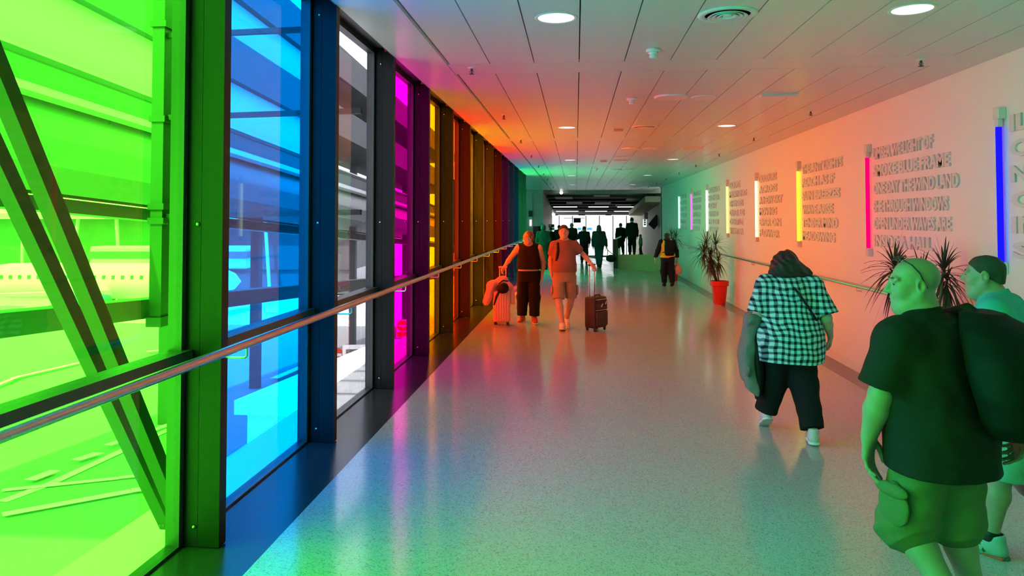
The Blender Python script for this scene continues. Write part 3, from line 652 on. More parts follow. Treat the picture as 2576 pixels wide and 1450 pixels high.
# ================================================================== figures: smooth blended surfaces
def A(*p): return np.array(p, np.float32)
def unit(v):
    v = np.array(v, float); return v/np.linalg.norm(v)
def rotz(a):
    c, s = math.cos(a), math.sin(a); return np.array([[c, -s, 0], [s, c, 0], [0, 0, 1.]])
def rotx(a):
    c, s = math.cos(a), math.sin(a); return np.array([[1., 0, 0], [0, c, -s], [0, s, c]])
def roty(a):
    c, s = math.cos(a), math.sin(a); return np.array([[c, 0, s], [0, 1., 0], [-s, 0, c]])
class Sdf:
    def __init__(s, lo, hi, h):
        s.lo = np.array(lo, float); s.h = h
        n = np.ceil((np.array(hi)-s.lo)/h).astype(int)+1; s.n = n
        s.ax = [(s.lo[i]+h*np.arange(n[i])).astype(np.float32) for i in range(3)]
        s.d = np.full(n, 10., np.float32)
    def sub(s, lo, hi):
        sl = []
        for i in range(3):
            a = int(max(0, math.floor((lo[i]-s.lo[i])/s.h))); b = int(min(s.n[i], math.ceil((hi[i]-s.lo[i])/s.h)+1))
            if b <= a: return None
            sl.append(slice(a, b))
        return tuple(sl), s.ax[0][sl[0]][:, None, None], s.ax[1][sl[1]][None, :, None], s.ax[2][sl[2]][None, None, :]
    def mix(s, sl, d, k, op):
        o = s.d[sl]
        if op == 'add':
            if k > 0:
                h = np.maximum(k-np.abs(o-d), 0)/k; s.d[sl] = np.minimum(o, d)-h*h*k*.25
            else: s.d[sl] = np.minimum(o, d)
        else:
            d = -d
            if k > 0:
                h = np.maximum(k-np.abs(o-d), 0)/k; s.d[sl] = np.maximum(o, d)+h*h*k*.25
            else: s.d[sl] = np.maximum(o, d)
    def cone(s, a, b, ra, rb, k=.02, op='add', flat=False, sq=None):
        a = np.array(a, float); b = np.array(b, float); m = max(ra, rb)+k+3*s.h
        r = s.sub(np.minimum(a, b)-m, np.maximum(a, b)+m)
        if r is None: return s
        sl, X, Y, Z = r
        ba = b-a; L2 = float(ba@ba)+1e-12
        px, py, pz = X-a[0], Y-a[1], Z-a[2]
        t = (px*ba[0]+py*ba[1]+pz*ba[2])/L2
        tc = np.clip(t, 0, 1)
        qx, qy, qz = px-tc*ba[0], py-tc*ba[1], pz-tc*ba[2]
        q2 = qx*qx+qy*qy+qz*qz
        if sq is not None:
            n, f = sq; qn = qx*n[0]+qy*n[1]+qz*n[2]; q2 = q2+(f*f-1)*qn*qn
        d = np.sqrt(q2)-(ra+(rb-ra)*tc)
        if flat:
            L = math.sqrt(L2); d = np.maximum(d, (t-1)*L)
            if flat is True: d = np.maximum(d, -t*L)
        s.mix(sl, d.astype(np.float32), k, op); return s
    def ell(s, c, r, R=None, k=.02, op='add'):
        c = np.array(c, float); r = np.array(r, float); m = max(r)+k+3*s.h
        q = s.sub(c-m, c+m)
        if q is None: return s
        sl, X, Y, Z = q
        x, y, z = X-c[0], Y-c[1], Z-c[2]
        if R is not None:
            x, y, z = (R[0, 0]*x+R[1, 0]*y+R[2, 0]*z), (R[0, 1]*x+R[1, 1]*y+R[2, 1]*z), (R[0, 2]*x+R[1, 2]*y+R[2, 2]*z)
        k0 = np.sqrt((x/r[0])**2+(y/r[1])**2+(z/r[2])**2)
        k1 = np.sqrt((x/r[0]**2)**2+(y/r[1]**2)**2+(z/r[2]**2)**2)+1e-6
        s.mix(sl, (k0*(k0-1)/k1).astype(np.float32), k, op); return s
    def loft(s, rows, off=0, k=.02, op='add', p=2.3, yaw=0, z0=None, z1=None):
        """rows of (z, cx, cy, rx, ry)"""
        R = np.array(rows, float); zz = R[:, 0]
        m = R[:, 3:5].max()+off+k+.05
        lo = (R[:, 1].min()-m, R[:, 2].min()-m, (zz[0] if z0 is None else z0)-.03); hi = (R[:, 1].max()+m, R[:, 2].max()+m, (zz[-1] if z1 is None else z1)+.03)
        q = s.sub(lo, hi)
        if q is None: return s
        sl, X, Y, Z = q; z1d = s.ax[2][sl[2]]
        # smooth interpolation
        def itp(c):
            y = np.interp(z1d, zz, R[:, c]); n = max(1, int(.022/s.h))
            ker = np.ones(2*n+1)/(2*n+1); yp = np.pad(y, n, mode='edge'); return np.convolve(yp, ker, 'valid').astype(np.float32)[None, None, :]
        cx, cy, rx, ry = itp(1), itp(2), itp(3)+off, itp(4)+off
        c, sn = math.cos(yaw), math.sin(yaw)
        dx, dy = X-cx, Y-cy
        u, v = dx*c+dy*sn, -dx*sn+dy*c
        g = (np.abs(u/rx)**p+np.abs(v/ry)**p)**(1/p)
        d = (g-1)*np.minimum(rx, ry)
        d = np.maximum(d, np.maximum((zz[0] if z0 is None else z0)-Z, Z-(zz[-1] if z1 is None else z1)))
        s.mix(sl, d.astype(np.float32), k, op); return s
    def cut(s, p, n, lo=None, hi=None):
        n = unit(n); p = np.array(p, float)
        q = s.sub(lo if lo is not None else s.lo, hi if hi is not None else s.lo+s.h*s.n)
        sl, X, Y, Z = q
        s.d[sl] = np.maximum(s.d[sl], ((X-p[0])*n[0]+(Y-p[1])*n[1]+(Z-p[2])*n[2]).astype(np.float32)); return s
    def folds(s, amp, freqs, seed=0, vz=.55):
        rg = np.random.RandomState(seed); X, Y, Z = s.ax[0][:, None, None], s.ax[1][None, :, None], s.ax[2][None, None, :]
        w = 0
        for f in freqs:
            n = rg.normal(size=3)*np.array([1, 1, vz]); n /= np.linalg.norm(n); ph = rg.rand()*6.28
            w = w+np.sin((X*n[0]+Y*n[1]+Z*n[2])*f+ph+1.2*np.sin(Z*f*.45*min(1, vz*2)+ph*2))
        s.d += (w*amp).astype(np.float32); return s
    def mesh(s, name):
        d = s.d; sg = d < 0
        n = np.array(d.shape)-1
        c = np.zeros(n, np.int8)
        sh = [(i, j, k) for i in (0, 1) for j in (0, 1) for k in (0, 1)]
        def at(a, o): return a[o[0]:o[0]+n[0], o[1]:o[1]+n[1], o[2]:o[2]+n[2]]
        for o in sh: c += at(sg, o)
        act = (c > 0) & (c < 8); ii = np.argwhere(act); N = len(ii)
        idx = np.full(n, -1, np.int32); idx[act] = np.arange(N)
        acc = np.zeros((N, 3)); cnt = np.zeros(N)
        val = {o: d[ii[:, 0]+o[0], ii[:, 1]+o[1], ii[:, 2]+o[2]] for o in sh}
        for o in sh:
            for ax in range(3):
                if o[ax] == 0:
                    b = list(o); b[ax] = 1; b = tuple(b); va, vb = val[o], val[b]
                    cr = (va < 0) != (vb < 0); den = np.where(cr, va-vb, 1); t = np.where(cr, va/den, 0)
                    p = np.tile(np.array(o, float), (N, 1)); p[:, ax] += t
                    acc += p*cr[:, None]; cnt += cr
        V = s.lo+s.h*(ii+acc/np.maximum(cnt, 1)[:, None])
        Q = []
        for ax in range(3):
            a = [slice(None)]*3; b = [slice(None)]*3; a[ax] = slice(0, -1); b[ax] = slice(1, None)
            e = np.argwhere(sg[tuple(a)] != sg[tuple(b)])
            u, v = [(1, 2), (2, 0), (0, 1)][ax]
            e = e[(e[:, u] > 0) & (e[:, v] > 0) & (e[:, u] < n[u]) & (e[:, v] < n[v])]
            def cell(du, dv):
                q = e.copy(); q[:, u] -= du; q[:, v] -= dv; return idx[q[:, 0], q[:, 1], q[:, 2]]
            f = np.stack([cell(1, 1), cell(0, 1), cell(0, 0), cell(1, 0)], 1)
            ins = sg[e[:, 0], e[:, 1], e[:, 2]]
            f[~ins] = f[~ins][:, ::-1]
            Q.append(f)
        Q = np.concatenate(Q); Q = Q[(Q >= 0).all(1)]
        me = bpy.data.meshes.new(name)
        me.vertices.add(N); me.vertices.foreach_set('co', V.astype(np.float32).ravel())
        me.loops.add(len(Q)*4); me.loops.foreach_set('vertex_index', Q.astype(np.int32).ravel())
        me.polygons.add(len(Q)); me.polygons.foreach_set('loop_start', np.arange(0, len(Q)*4, 4, dtype=np.int32))
        me.update(calc_edges=True); me.validate(); me.shade_smooth(); return me
# ---------------------------------------------------------------- head and hand recipes
def head(S, c, R, s=1.0, detail=True, fat=0, ears=True):
    c = np.array(c, float)
    def P(x, y, z): return c+s*(R @ np.array([x, y, z]))
    def E(x, y, z, rx, ry, rz, k, op='add', R2=None): S.ell(P(x, y, z), (rx*s, ry*s, rz*s), R if R2 is None else R @ R2, k*s, op)
    E(0, -.012, .036, .0745, .095, .082, .02)
    E(0, .028, -.03, .058+fat*.5, .066, .076, .035)
    S.cone(P(0, .066, -.093), P(0, .06, -.085), .024*s, .026*s, .03*s)
    for q in (-1, 1):
        S.cone(P(q*(.052+fat), -.002, -.045), P(q*.022, .058, -.09), (.022+fat*.6)*s, .02*s, .03*s)
        E(q*.037, .06, -.022, .027, .027, .026, .03)
    if fat: S.cone(P(-.02, .04, -.105), P(.02, .04, -.105), .035*s, .035*s, .04*s)
    if detail:
        for q in (-1, 1):
            E(q*.031, .106, .010, .017, .016, .011, .018, 'sub')
            E(q*.030, .078, .030, .030, .013, .009, .014)
            E(q*.031, .0775, .010, .0125, .0125, .0115, .003)
            E(q*.031, .087, .0185, .015, .006, .004, .006)
        S.cone(P(0, .090, .022), P(0, .112, -.020), .007*s, .0125*s, .014*s)
        for q in (-1, 1): E(q*.0125, .101, -.0245, .009, .010, .008, .008)
        E(0, .0905, -.0515, .024, .010, .0065, .007); E(0, .0885, -.0635, .020, .010, .0075, .007)
        E(0, .103, -.0575, .028, .012, .0022, .004, 'sub')
        E(0, .101, -.0375, .004, .006, .008, .006, 'sub')
    else:
        S.cone(P(0, .090, .022), P(0, .110, -.020), .008*s, .013*s, .014*s)
    if ears:
        for q in (-1, 1):
            E(q*.080, -.010, .000, .0125, .022, .035, .007, R2=rotx(-.2) @ rotz(-q*.35))
            E(q*.073, -.004, -.028, .010, .011, .013, .008)
            if detail: E(q*.0905, -.004, .003, .010, .011, .020, .006, 'sub')
def hand(S, w, d, n, s=1.0, side=1, curl=.5, thumb=.6, spread=.06, prev=None):
    """w wrist, d direction towards the fingers, n the way the palm faces, side +1 when the thumb lies on cross(d, n)"""
    d = unit(d); n = unit(np.array(n)-d*np.dot(n, d)); t = np.cross(d, n)*side
    w = np.array(w, float)
    L = [(.030, .088, (.044, .026, .022)), (.011, .094, (.049, .030, .023)), (-.009, .090, (.045, .028, .022)), (-.027, .080, (.035, .021, .019))]
    for i, (u, l, seg) in enumerate(L):
        k0 = w+s*(d*.012+t*u*.55); k1 = w+s*(d*l+t*u)
        S.cone(k0, k1, .0155*s, .0115*s, .018*s, sq=None)
        a = curl*(.75+.16*i) if not isinstance(curl, (list, tuple)) else curl[i]
        p = k1; ang = a*.5; r = (.0098, .0092, .0098, .0082)[i]
        dd = d+t*spread*(1.2-i)
        for j, q in enumerate(seg):
            ang_j = ang+a*(.0, .75, 1.25)[j]
            v = unit(dd)*math.cos(ang_j)+n*math.sin(ang_j)
            p2 = p+v*q*s; S.cone(p, p2, r*s, r*.9*s, .003*s); p = p2; r *= .93
    # thumb from the side of the palm near its base
    p0 = w+s*(d*.022+t*.022+n*.004); v = unit(d*.62+t*.62+n*thumb*.5); p1 = p0+v*.042*s; S.cone(p0, p1, .0165*s, .0125*s, .012*s)
    v = unit(d*.85+t*.25+n*thumb*.6); p2 = p1+v*.032*s; S.cone(p1, p2, .0118*s, .0105*s, .004*s)
    v = unit(d*.95-t*.1+n*thumb*.7); p3 = p2+v*.027*s; S.cone(p2, p3, .0108*s, .0085*s, .003*s)
M_skin = mat('skin_fair', (.60, .40, .31), .5, 0, .4, bump=.04, bscale=260, var=.06, vscale=25)
M_skin2 = mat('skin_tan', (.50, .31, .22), .5, 0, .4, var=.06, vscale=25)
M_eye = mat('dark_eye', (.01, .01, .012), .15)
M_eyew = mat('eye_white', (.75, .73, .70), .25)
def cloth(name, col, rough=.85, bump=.12, bs=90): return mat(name, col, rough, 0, .2, bump=bump, bscale=bs, var=.08, vscale=14, sheen=.0)
class Person:
    R = dict(thigh=.082, knee=.056, calf=.056, ank=.038, upper=.048, elb=.038, fore=.040, wri=.026, neck=.058)
    def __init__(s, label, loc, rz, scale, J, rows, h=.008, head_s=1.0, r=None, skin=None, fat=0, kind='person', group=None, detail=True, yaw_t=0):
        s.t = thing('person', label, 'person', loc, rz, group, scale=scale)
        s.J = {k: np.array(v, float) for k, v in J.items() if k not in ('head_yaw', 'head_pitch', 'head_roll', 'handL', 'handR')}
        s.Jx = J; s.rows = rows; s.h = h; s.hs = head_s; s.r = dict(Person.R)
        if r: s.r.update(r)
        s.skin = skin or M_skin; s.fat = fat; s.detail = detail; s.yaw_t = yaw_t
        s.HR = rotz(J.get('head_yaw', 0)) @ rotx(J.get('head_pitch', 0)) @ roty(J.get('head_roll', 0))
        P = np.array(list(s.J.values())); s.lo = P.min(0)-np.array([.30, .30, .12]); s.hi = P.max(0)+np.array([.30, .30, .17]); s.lo[2] = min(s.lo[2], -.03)
    def grid(s, h=None, lo=None, hi=None): return Sdf(s.lo if lo is None else lo, s.hi if hi is None else hi, h or s.h)
    def emit(s, S, name, m, parent=None):
        me = S.mesh(name); return link_mesh(name, me, m, parent or s.t, world=False)
    def arm(s, S, q, off=0, k=.02, upto=2):
        J, r = s.J, s.r; a, b, c = J['sho'+q], J['elb'+q], J['wri'+q]
        S.cone(a, b, r['upper']*1.12+off, r['elb']+off, k)
        if upto > 1:
            S.cone(b, b+(c-b)*.35, r['elb']+off, r['fore']+off, k); S.cone(b+(c-b)*.35, c, r['fore']+off, r['wri']+off, k)
    def leg(s, S, q, off=0, k=.03, upto=2):
        J, r = s.J, s.r; a, b, c = J['hip'+q], J['knee'+q], J['ank'+q]
        S.cone(a, b, r['thigh']+off, r['knee']+off, k)
        if upto > 1:
            bk = unit(np.cross(c-b, [1, 0, 0])); m = b+(c-b)*.3
            S.cone(b, m, r['knee']+off, r['calf']+off, k); S.cone(m, c, r['calf']+off, r['ank']+off, k)
    def body(s, hands=True):
        S = s.grid(); J = s.J
        S.loft(s.rows, -.012, .02, yaw=s.yaw_t)
        S.cone(J['neck'], J['head']+s.HR @ np.array([0, -.02, -.05])*s.hs, s.r['neck']*1.15, s.r['neck'], .04)
        for q in 'LR':
            S.cone(J['neck']+(J['sho'+q]-J['neck'])*.25, J['sho'+q], .05, s.r['upper']*1.05, .05)
            s.arm(S, q); s.leg(S, q)
            f = unit(s.Jx.get('toe'+q, (0, 1, 0))); c = J['ank'+q]
            S.cone(c-f*.02+A(0, 0, -.035), c+f*.15+A(0, 0, -.05), .036, .028, .03)
            hd = s.Jx.get('hand'+q)
            if hd and hands: hand(S, J['wri'+q], hd['d'], hd['n'], hd.get('s', 1), hd.get('side', 1), hd.get('curl', .5), hd.get('thumb', .6), hd.get('spread', .06))
        head(S, J['head'], s.HR, s.hs, s.detail, s.fat)
        return s.emit(S, 'body', s.skin)
    def hp(s, x, y, z): return s.J['head']+s.hs*(s.HR @ np.array([x, y, z]))
    def eyes(s, brow=None):
        for q in (-1, 1):
            b = MB(); c = s.hp(q*.031, .0835, .010); b.ball(c, .0085*s.hs, 12); b.build('eye', M_eye, s.t, world=False, smooth=True)
            if brow:
                S = Sdf(s.hp(q*.031, .09, .03)-.045, s.hp(q*.031, .09, .03)+.045, .0035)
                S.cone(s.hp(q*.014, .0925, .0335), s.hp(q*.032, .0905, .0355), .0035*s.hs, .004*s.hs, .004); S.cone(s.hp(q*.032, .0905, .0355), s.hp(q*.050, .077, .0315), .004*s.hs, .0025*s.hs, .004)
                s.emit(S, 'eyebrow', brow)
    def top(s, m, name='shirt', hem=.95, sleeve=.6, off=.012, neckz=None, flare=0, fold=.0016, sleeve_off=.02, seed=1, rows=None, collar=None, neck_r=.072, h=None, fr=(22, 31, 47), hemtilt=(0, 0)):
        S = s.grid(h); J = s.J; R = [list(x) for x in (rows or s.rows)]
        if R[0][0] > hem: R = [[hem]+R[0][1:]]+R
        for x in R:
            if flare: 
                w = max(0, min(1, (R[-1][0]-.25-x[0])/.4)); x[3] += flare*w; x[4] += flare*w
        S.loft(R, off, .02, yaw=s.yaw_t)
        for q in 'LR':
            S.cone(J['neck']+(J['sho'+q]-J['neck'])*.2-A(0, 0, .012), J['sho'+q], .048+off, s.r['upper']*1.05+off, .06)
            if sleeve > 0:
                a, b, c = J['sho'+q], J['elb'+q], J['wri'+q]
                if sleeve <= 1: S.cone(a+(b-a)*.04, a+(b-a)*sleeve, s.r['upper']*1.08+off, s.r['upper']+off+sleeve_off, .05, flat='b')
                else:
                    S.cone(a, b, s.r['upper']*1.12+off, s.r['elb']+off+sleeve_off, .04); S.cone(b, b+(c-b)*(sleeve-1), s.r['elb']+off+sleeve_off, s.r['wri']+off+sleeve_off, .03, flat=False)
        if collar: S.cone(J['neck']+A(0, -.005, -.02), J['neck']+(J['head']-J['neck'])*.33, s.r['neck']+.026, s.r['neck']+.016, .02, flat=True)
        if fold: S.folds(fold, fr, seed)
        S.cut((0, 0, hem), (hemtilt[0], hemtilt[1], -1))
        # neck opening
        S.cone(J['neck']+A(0, .012, -.035) if not collar else J['neck'], J['head'], neck_r*(.9 if not collar else .86), neck_r*(.9 if not collar else .86), .01, 'sub')
        return s.emit(S, name, m)
    def tank(s, m, hem=.95, off=.012, flare=0, seed=3):
        S = s.grid(); J = s.J; R = [list(x) for x in s.rows]
        S.loft(R, off, .02, yaw=s.yaw_t)
        for q in 'LR': S.cone(J['neck']+(J['sho'+q]-J['neck'])*.35, J['neck']+(J['sho'+q]-J['neck'])*.78, .056+off, .052+off, .04)
        S.folds(.0016, (20, 31, 44), seed)
        for q in 'LR':
            o = J['sho'+q]+(J['sho'+q]-J['neck'])*.28
            S.ell(o+A(0, 0, -.06), (.06, .13, .14), None, .01, 'sub')
        S.cut((0, 0, hem), (0, 0, -1))
        S.ell(J['neck']+A(0, .05, .03), (.085, .10, .075), None, .01, 'sub')
        return s.emit(S, 'tank_top', m)
    def bottoms(s, m, name, waist, cuff, off=.014, flare=.02, seed=5, fold=.0016, crotch=None, knee_off=None, fr=(19, 28, 41), rows=None, kb=.05):
        """cuff as a fraction of the leg: 1 at the knee, 2 at the ankle"""
        S = s.grid(); J, r = s.J, s.r
        z0 = crotch or (J['hipL'][2]-.10)
        S.loft([x for x in (rows or s.rows)], off, .03, yaw=s.yaw_t, z0=z0, z1=waist)
        for q in 'LR':
            a, b, c = J['hip'+q], J['knee'+q], J['ank'+q]; ko = flare if knee_off is None else knee_off
            if cuff <= 1: S.cone(a, a+(b-a)*cuff, r['thigh']+off+.004, r['knee']+off+flare+.012, kb, flat=True)
            else:
                S.cone(a, b, r['thigh']+off, r['knee']+off+ko, kb)
                S.cone(b-(c-b)*.05, b+(c-b)*(cuff-1), r['knee']+off+ko, r['ank']+off+flare, .04, flat=True)
        if fold: S.folds(fold, fr, seed)
        S.cut((0, 0, waist), (0, 0, 1))
        return s.emit(S, name, m)
    def shoes(s, m, sole=None, h=None, sock=None):
        out = []
        for q in 'LR':
            f = unit(s.Jx.get('toe'+q, (0, 1, 0))); c = s.J['ank'+q]; up = s.Jx.get('up'+q)
            up = unit(up) if up is not None else unit(A(0, 0, 1)-f*f[2]); sd = np.cross(f, up)
            def P(y, z, x=0): return c+f*y+up*z+sd*x
            lo = c-.24; hi = c+.24
            S = Sdf(lo, hi, h or min(s.h, .007))
            S.cone(P(-.045, -.045), P(.06, -.042), .046, .048, .03, sq=(up, 1.0)); S.cone(P(.06, -.042), P(.165, -.058), .050, .042, .03, sq=(up, 1.35))
            S.cone(P(-.03, -.03), P(-.035, .022), .044, .046, .03); S.cone(P(.01, -.02), P(.075, -.04), .045, .040, .03)
            S.cone(P(-.028, -.01), P(-.03, .09), .036, .040, .006, 'sub')
            S.cut(P(0, -.078), -up)
            o = s.emit(S, 'shoe', m); out.append(o)
            if sole:
                S = Sdf(lo, hi, h or min(s.h, .007))
                S.cone(P(-.05, -.085), P(.06, -.085), .050, .048, .02, sq=(up, 1.6)); S.cone(P(.06, -.085), P(.168, -.085), .053, .046, .03, sq=(up, 1.6))
                S.cut(P(0, -.068), up); S.cut(P(0, -.092), -up)
                s.emit(S, 'sole', sole, o)
            if sock:
                S = Sdf(lo, hi, h or min(s.h, .007)); b = s.J['knee'+q]
                S.cone(c, c+(b-c)*.16, s.r['ank']+.008, s.r['ank']+.012, .01, flat=True); s.emit(S, 'sock', sock)
        return out
    def hair_short(s, m, t=.006, front=.052, low=-.03, h=None):
        S = Sdf(s.J['head']-.2, s.J['head']+.22, h or min(s.h, .006)); R = s.HR
        S.ell(s.hp(0, -.012, .037), ((.0745+t)*s.hs, (.095+t)*s.hs, (.082+t)*s.hs), R, .01)
        S.ell(s.hp(0, -.07, -.02), (.058*s.hs, .035*s.hs, .05*s.hs), R, .02)
        # hairline: keep above a plane falling from the forehead to the nape, and clear of the ears
        S.cut(s.hp(0, .07, front), R @ np.array([0, .62, -.78])); S.cut(s.hp(0, -.06, low), R @ np.array([0, .35, -.94]))
        for q in (-1, 1): S.ell(s.hp(q*.085, -.006, -.004), (.03*s.hs, .024*s.hs, .038*s.hs), R, .006, 'sub')
        S.folds(.0010, (90, 130), 4)
        return s.emit(S, 'hair', m)
# ================================================================== the people of the photograph
def rows_std(w=1.0, d=1.0, belly=0, hipw=1.0, cx=0, cy=0, lean=0):
    R = [(.80, .150*hipw, .105), (.88, .168*hipw, .118), (.96, .172*hipw, .120), (1.06, .152*w, .108), (1.16, .155*w, .112), (1.28, .168*w, .115), (1.36, .165*w, .105), (1.41, .135*w, .085), (1.455, .07, .062)]
    out = []
    for z, rx, ry in R:
        w_ = 1
        if z > 1.3: rx = rx/w*(1+(w-1)*.35); rx *= {1.36: .93, 1.41: .86}.get(z, 1)
        b = belly*math.exp(-((z-1.04)/.13)**2)
        out.append((z, cx, cy+lean*(z-.9)+b*.55, rx+b*.5, ry*d+b*.75))
    return out
def std(lean=0, **k):
    J = dict(hipL=(-.09, 0, .86), hipR=(.09, 0, .86), kneeL=(-.10, .02, .47), kneeR=(.10, .02, .47), ankL=(-.10, 0, .09), ankR=(.10, 0, .09),
             shoL=(-.185, lean*.5, 1.385), shoR=(.185, lean*.5, 1.385), elbL=(-.235, -.02, 1.10), elbR=(.235, -.02, 1.10), wriL=(-.24, .06, .86), wriR=(.24, .06, .86),
             neck=(0, lean*.55-.01, 1.43), head=(0, lean*.6+.02, 1.585),
             handL=dict(d=(0, .15, -1), n=(1, .1, 0), side=1), handR=dict(d=(0, .15, -1), n=(-1, .1, 0), side=-1))
    J.update(k); return J
M_blackc = cloth('black_cloth', (.010, .010, .011)); M_hair_d = mat('dark_brown_hair', (.018, .010, .007), .45, bump=.4, bscale=120)
M_hair_b = mat('light_brown_hair', (.16, .08, .035), .5, bump=.4, bscale=120); M_hair_s = mat('cropped_hair', (.05, .035, .028), .75, bump=.3, bscale=300)
M_shoe_w = mat('white_shoe_leather', (.72, .71, .70), .45); M_sole_w = mat('white_rubber', (.75, .75, .74), .5)
M_tee = cloth('brown_tshirt_jersey', (.24, .13, .10)); M_khaki = cloth('khaki_cotton', (.36, .27, .17)); M_strap = cloth('black_webbing', (.012, .012, .013), .6)
def strap_path(P, pts, r, name, m, sq=None, parent=None):
    S = Sdf(np.min(pts, 0)-.08, np.max(pts, 0)+.08, .006)
    for a, b in zip(pts[:-1], pts[1:]): S.cone(a, b, r, r, .006, sq=sq)
    return P.emit(S, name, m, parent)
# ---------------------------------------------------------------- orange-lit woman in a black sleeveless top, walking towards the camera
lw = at_floor(1330, 811)
pa = Person('person in black sleeveless top and black trousers pulling a pink suitcase', (lw.x, lw.y, floor_z(lw.x)), PI+.05, .89,
    std(hipL=(-.10, 0, .86), hipR=(.10, 0, .86), kneeL=(-.11, .05, .47), kneeR=(.115, .0, .47), ankL=(-.105, .03, .09), ankR=(.125, -.02, .09), toeL=(-.15, 1, -.05), toeR=(.35, 1, -.05),
        shoL=(-.19, 0, 1.37), shoR=(.19, 0, 1.37), elbL=(-.275, -.04, 1.10), wriL=(-.245, .03, .87), elbR=(.335, -.06, 1.19), wriR=(.455, -.12, 1.02),
        handR=dict(d=(.35, -.15, -.6), n=(.1, .3, -.9), side=-1, curl=1.5, thumb=1), head_yaw=-.75, head_pitch=-.1, head=(.01, .03, 1.57)),
    rows_std(1.18, 1.22, .05, 1.12), h=.009, r=dict(thigh=.095, upper=.058, fore=.046, elb=.045, knee=.064), fat=.004, skin=M_skin)
pa.body(); pa.eyes(M_hair_b); pa.tank(M_blackc, hem=.985, off=.02); pa.bottoms(M_blackc, 'trousers', .955, 1.9, flare=.042, knee_off=.03); pa.shoes(mat('coral_sandal', (.45, .10, .06), .5), M_sole_w)
S = Sdf(pa.J['head']-.22, pa.J['head']+.2, .007)
S.ell(pa.hp(0, -.018, .034), (.083, .103, .088), pa.HR, .01); S.ell(pa.hp(0, -.085, -.02), (.066, .04, .075), pa.HR, .03); S.ell(pa.hp(0, -.125, -.05), (.03, .03, .04), pa.HR, .02)
for q in (-1, 1): S.cone(pa.hp(q*.072, .02, .05), pa.hp(q*.075, -.03, -.07), .018, .014, .02)
S.cut(pa.hp(0, .052, .06), pa.HR @ np.array([0, .93, -.36])); S.folds(.0022, (60, 95, 140), 2); pa.emit(S, 'hair', M_hair_b)
# ---------------------------------------------------------------- man in brown t-shirt and khaki shorts
lm = at_floor(1420, 826)
pb = Person('person in brown t-shirt and khaki cargo shorts wheeling a dark suitcase', (lm.x, lm.y, floor_z(lm.x)), PI+.08, .945,
    std(hipL=(-.10, 0, .90), hipR=(.10, 0, .90), kneeL=(-.115, -.02, .50), kneeR=(.105, .13, .50), ankL=(-.05, -.20, .13), ankR=(.045, .20, .10), toeL=(-.1, 1, -.28), toeR=(.1, 1, .12),
        shoL=(-.172, 0, 1.42), shoR=(.172, 0, 1.42), elbL=(-.335, -.05, 1.25), wriL=(-.455, .05, 1.10), elbR=(.235, -.10, 1.16), wriR=(.225, -.02, .95),
        handL=dict(d=(-.35, .3, -.5), n=(-.2, -.2, -.9), side=1, curl=1.5, thumb=1), handR=dict(d=(-.1, .3, -1), n=(-1, 0, .1), side=-1, curl=.8),
        neck=(0, 0, 1.49), head=(.01, .03, 1.645), head_yaw=-.08),
    [(z+(.04 if z > .9 else .02), cx, cy, rx, ry) for z, cx, cy, rx, ry in rows_std(1.06, 1.15, .05, 1.0)], h=.009, r=dict(thigh=.088, calf=.058, upper=.049, fore=.043), skin=M_skin)
pb.body(); pb.eyes(M_hair_s); pb.hair_short(M_hair_s, .004, .055); pb.top(M_tee, 't_shirt', hem=.965, sleeve=.66, off=.016, flare=.015, sleeve_off=.012, neck_r=.07)
pb.bottoms(M_khaki, 'cargo_shorts', 1.0, .98, flare=.02, off=.014, kb=.015); pb.shoes(M_shoe_w, M_sole_w)
for q, sg in (('L', -1), ('R', 1)):
    m_ = pb.J['hip'+q]*.42+pb.J['knee'+q]*.58; S = Sdf(m_-.2, m_+.2, .009); S.ell(m_+A(sg*.115, -.005, -.015), (.022, .075, .09), None, .01); pb.emit(S, 'cargo_pocket', M_khaki)
sh = pb.J['shoR']
strap_path(pb, [sh+A(-.06, -.10, .03), sh+A(-.065, -.02, .075), sh+A(-.06, .085, .02), sh+A(-.055, .145, -.10), sh+A(-.035, .13, -.25), sh+A(.01, .04, -.40), sh+A(.01, -.1, -.42)], .024, 'backpack_strap', M_strap)
S = Sdf((-.25, -.45, .9), (.35, -.08, 1.5), .012); S.loft([(.98, .06, -.24, .15, .075), (1.1, .06, -.25, .165, .095), (1.3, .06, -.24, .16, .085), (1.43, .06, -.22, .12, .06)], 0, .02, p=3.2); pb.emit(S, 'backpack', M_strap)
MB().lathe([(.033, -.012), (.036, -.006), (.036, .006), (.033, .012)], tuple(pb.J['wriL']*.93+pb.J['elbL']*.07), 18).build('watch', M_eyew, pb.t, world=False, smooth=True)
# ---------------------------------------------------------------- worker in a hi-vis vest, seen from behind
lv = at_floor(1680, 721)
M_vest = cloth('hi_vis_vest', (.85, .42, .03)); 
pc = Person('person in yellow hi-vis vest with black backpack and plastic bag, walking away', (lv.x, lv.y, floor_z(lv.x)), .03, 1.0,
    std(lean=.16, ankL=(-.11, -.03, .09), kneeL=(-.115, .05, .48), ankR=(.12, -.14, .12), kneeR=(.11, .03, .46), toeR=(0, 1, -.25), elbL=(-.31, -.02, 1.10), wriL=(-.375, .08, .87), elbR=(.27, -.03, 1.10), wriR=(.315, .06, .86),
        handR=dict(d=(0, .1, -1), n=(-1, .2, 0), side=-1, curl=1.4), head=(0, .16, 1.54), neck=(0, .09, 1.42), head_pitch=-.25),
    rows_std(1.2, 1.2, .04, 1.15, lean=.12), h=.012, r=dict(thigh=.095, upper=.056, knee=.07), detail=False, skin=M_skin2)
pc.body(); pc.top(M_blackc, 'jacket', hem=.90, sleeve=1.95, off=.018, sleeve_off=.016, collar=True); pc.bottoms(M_blackc, 'trousers', .94, 1.94, flare=.028); pc.shoes(M_blackc)
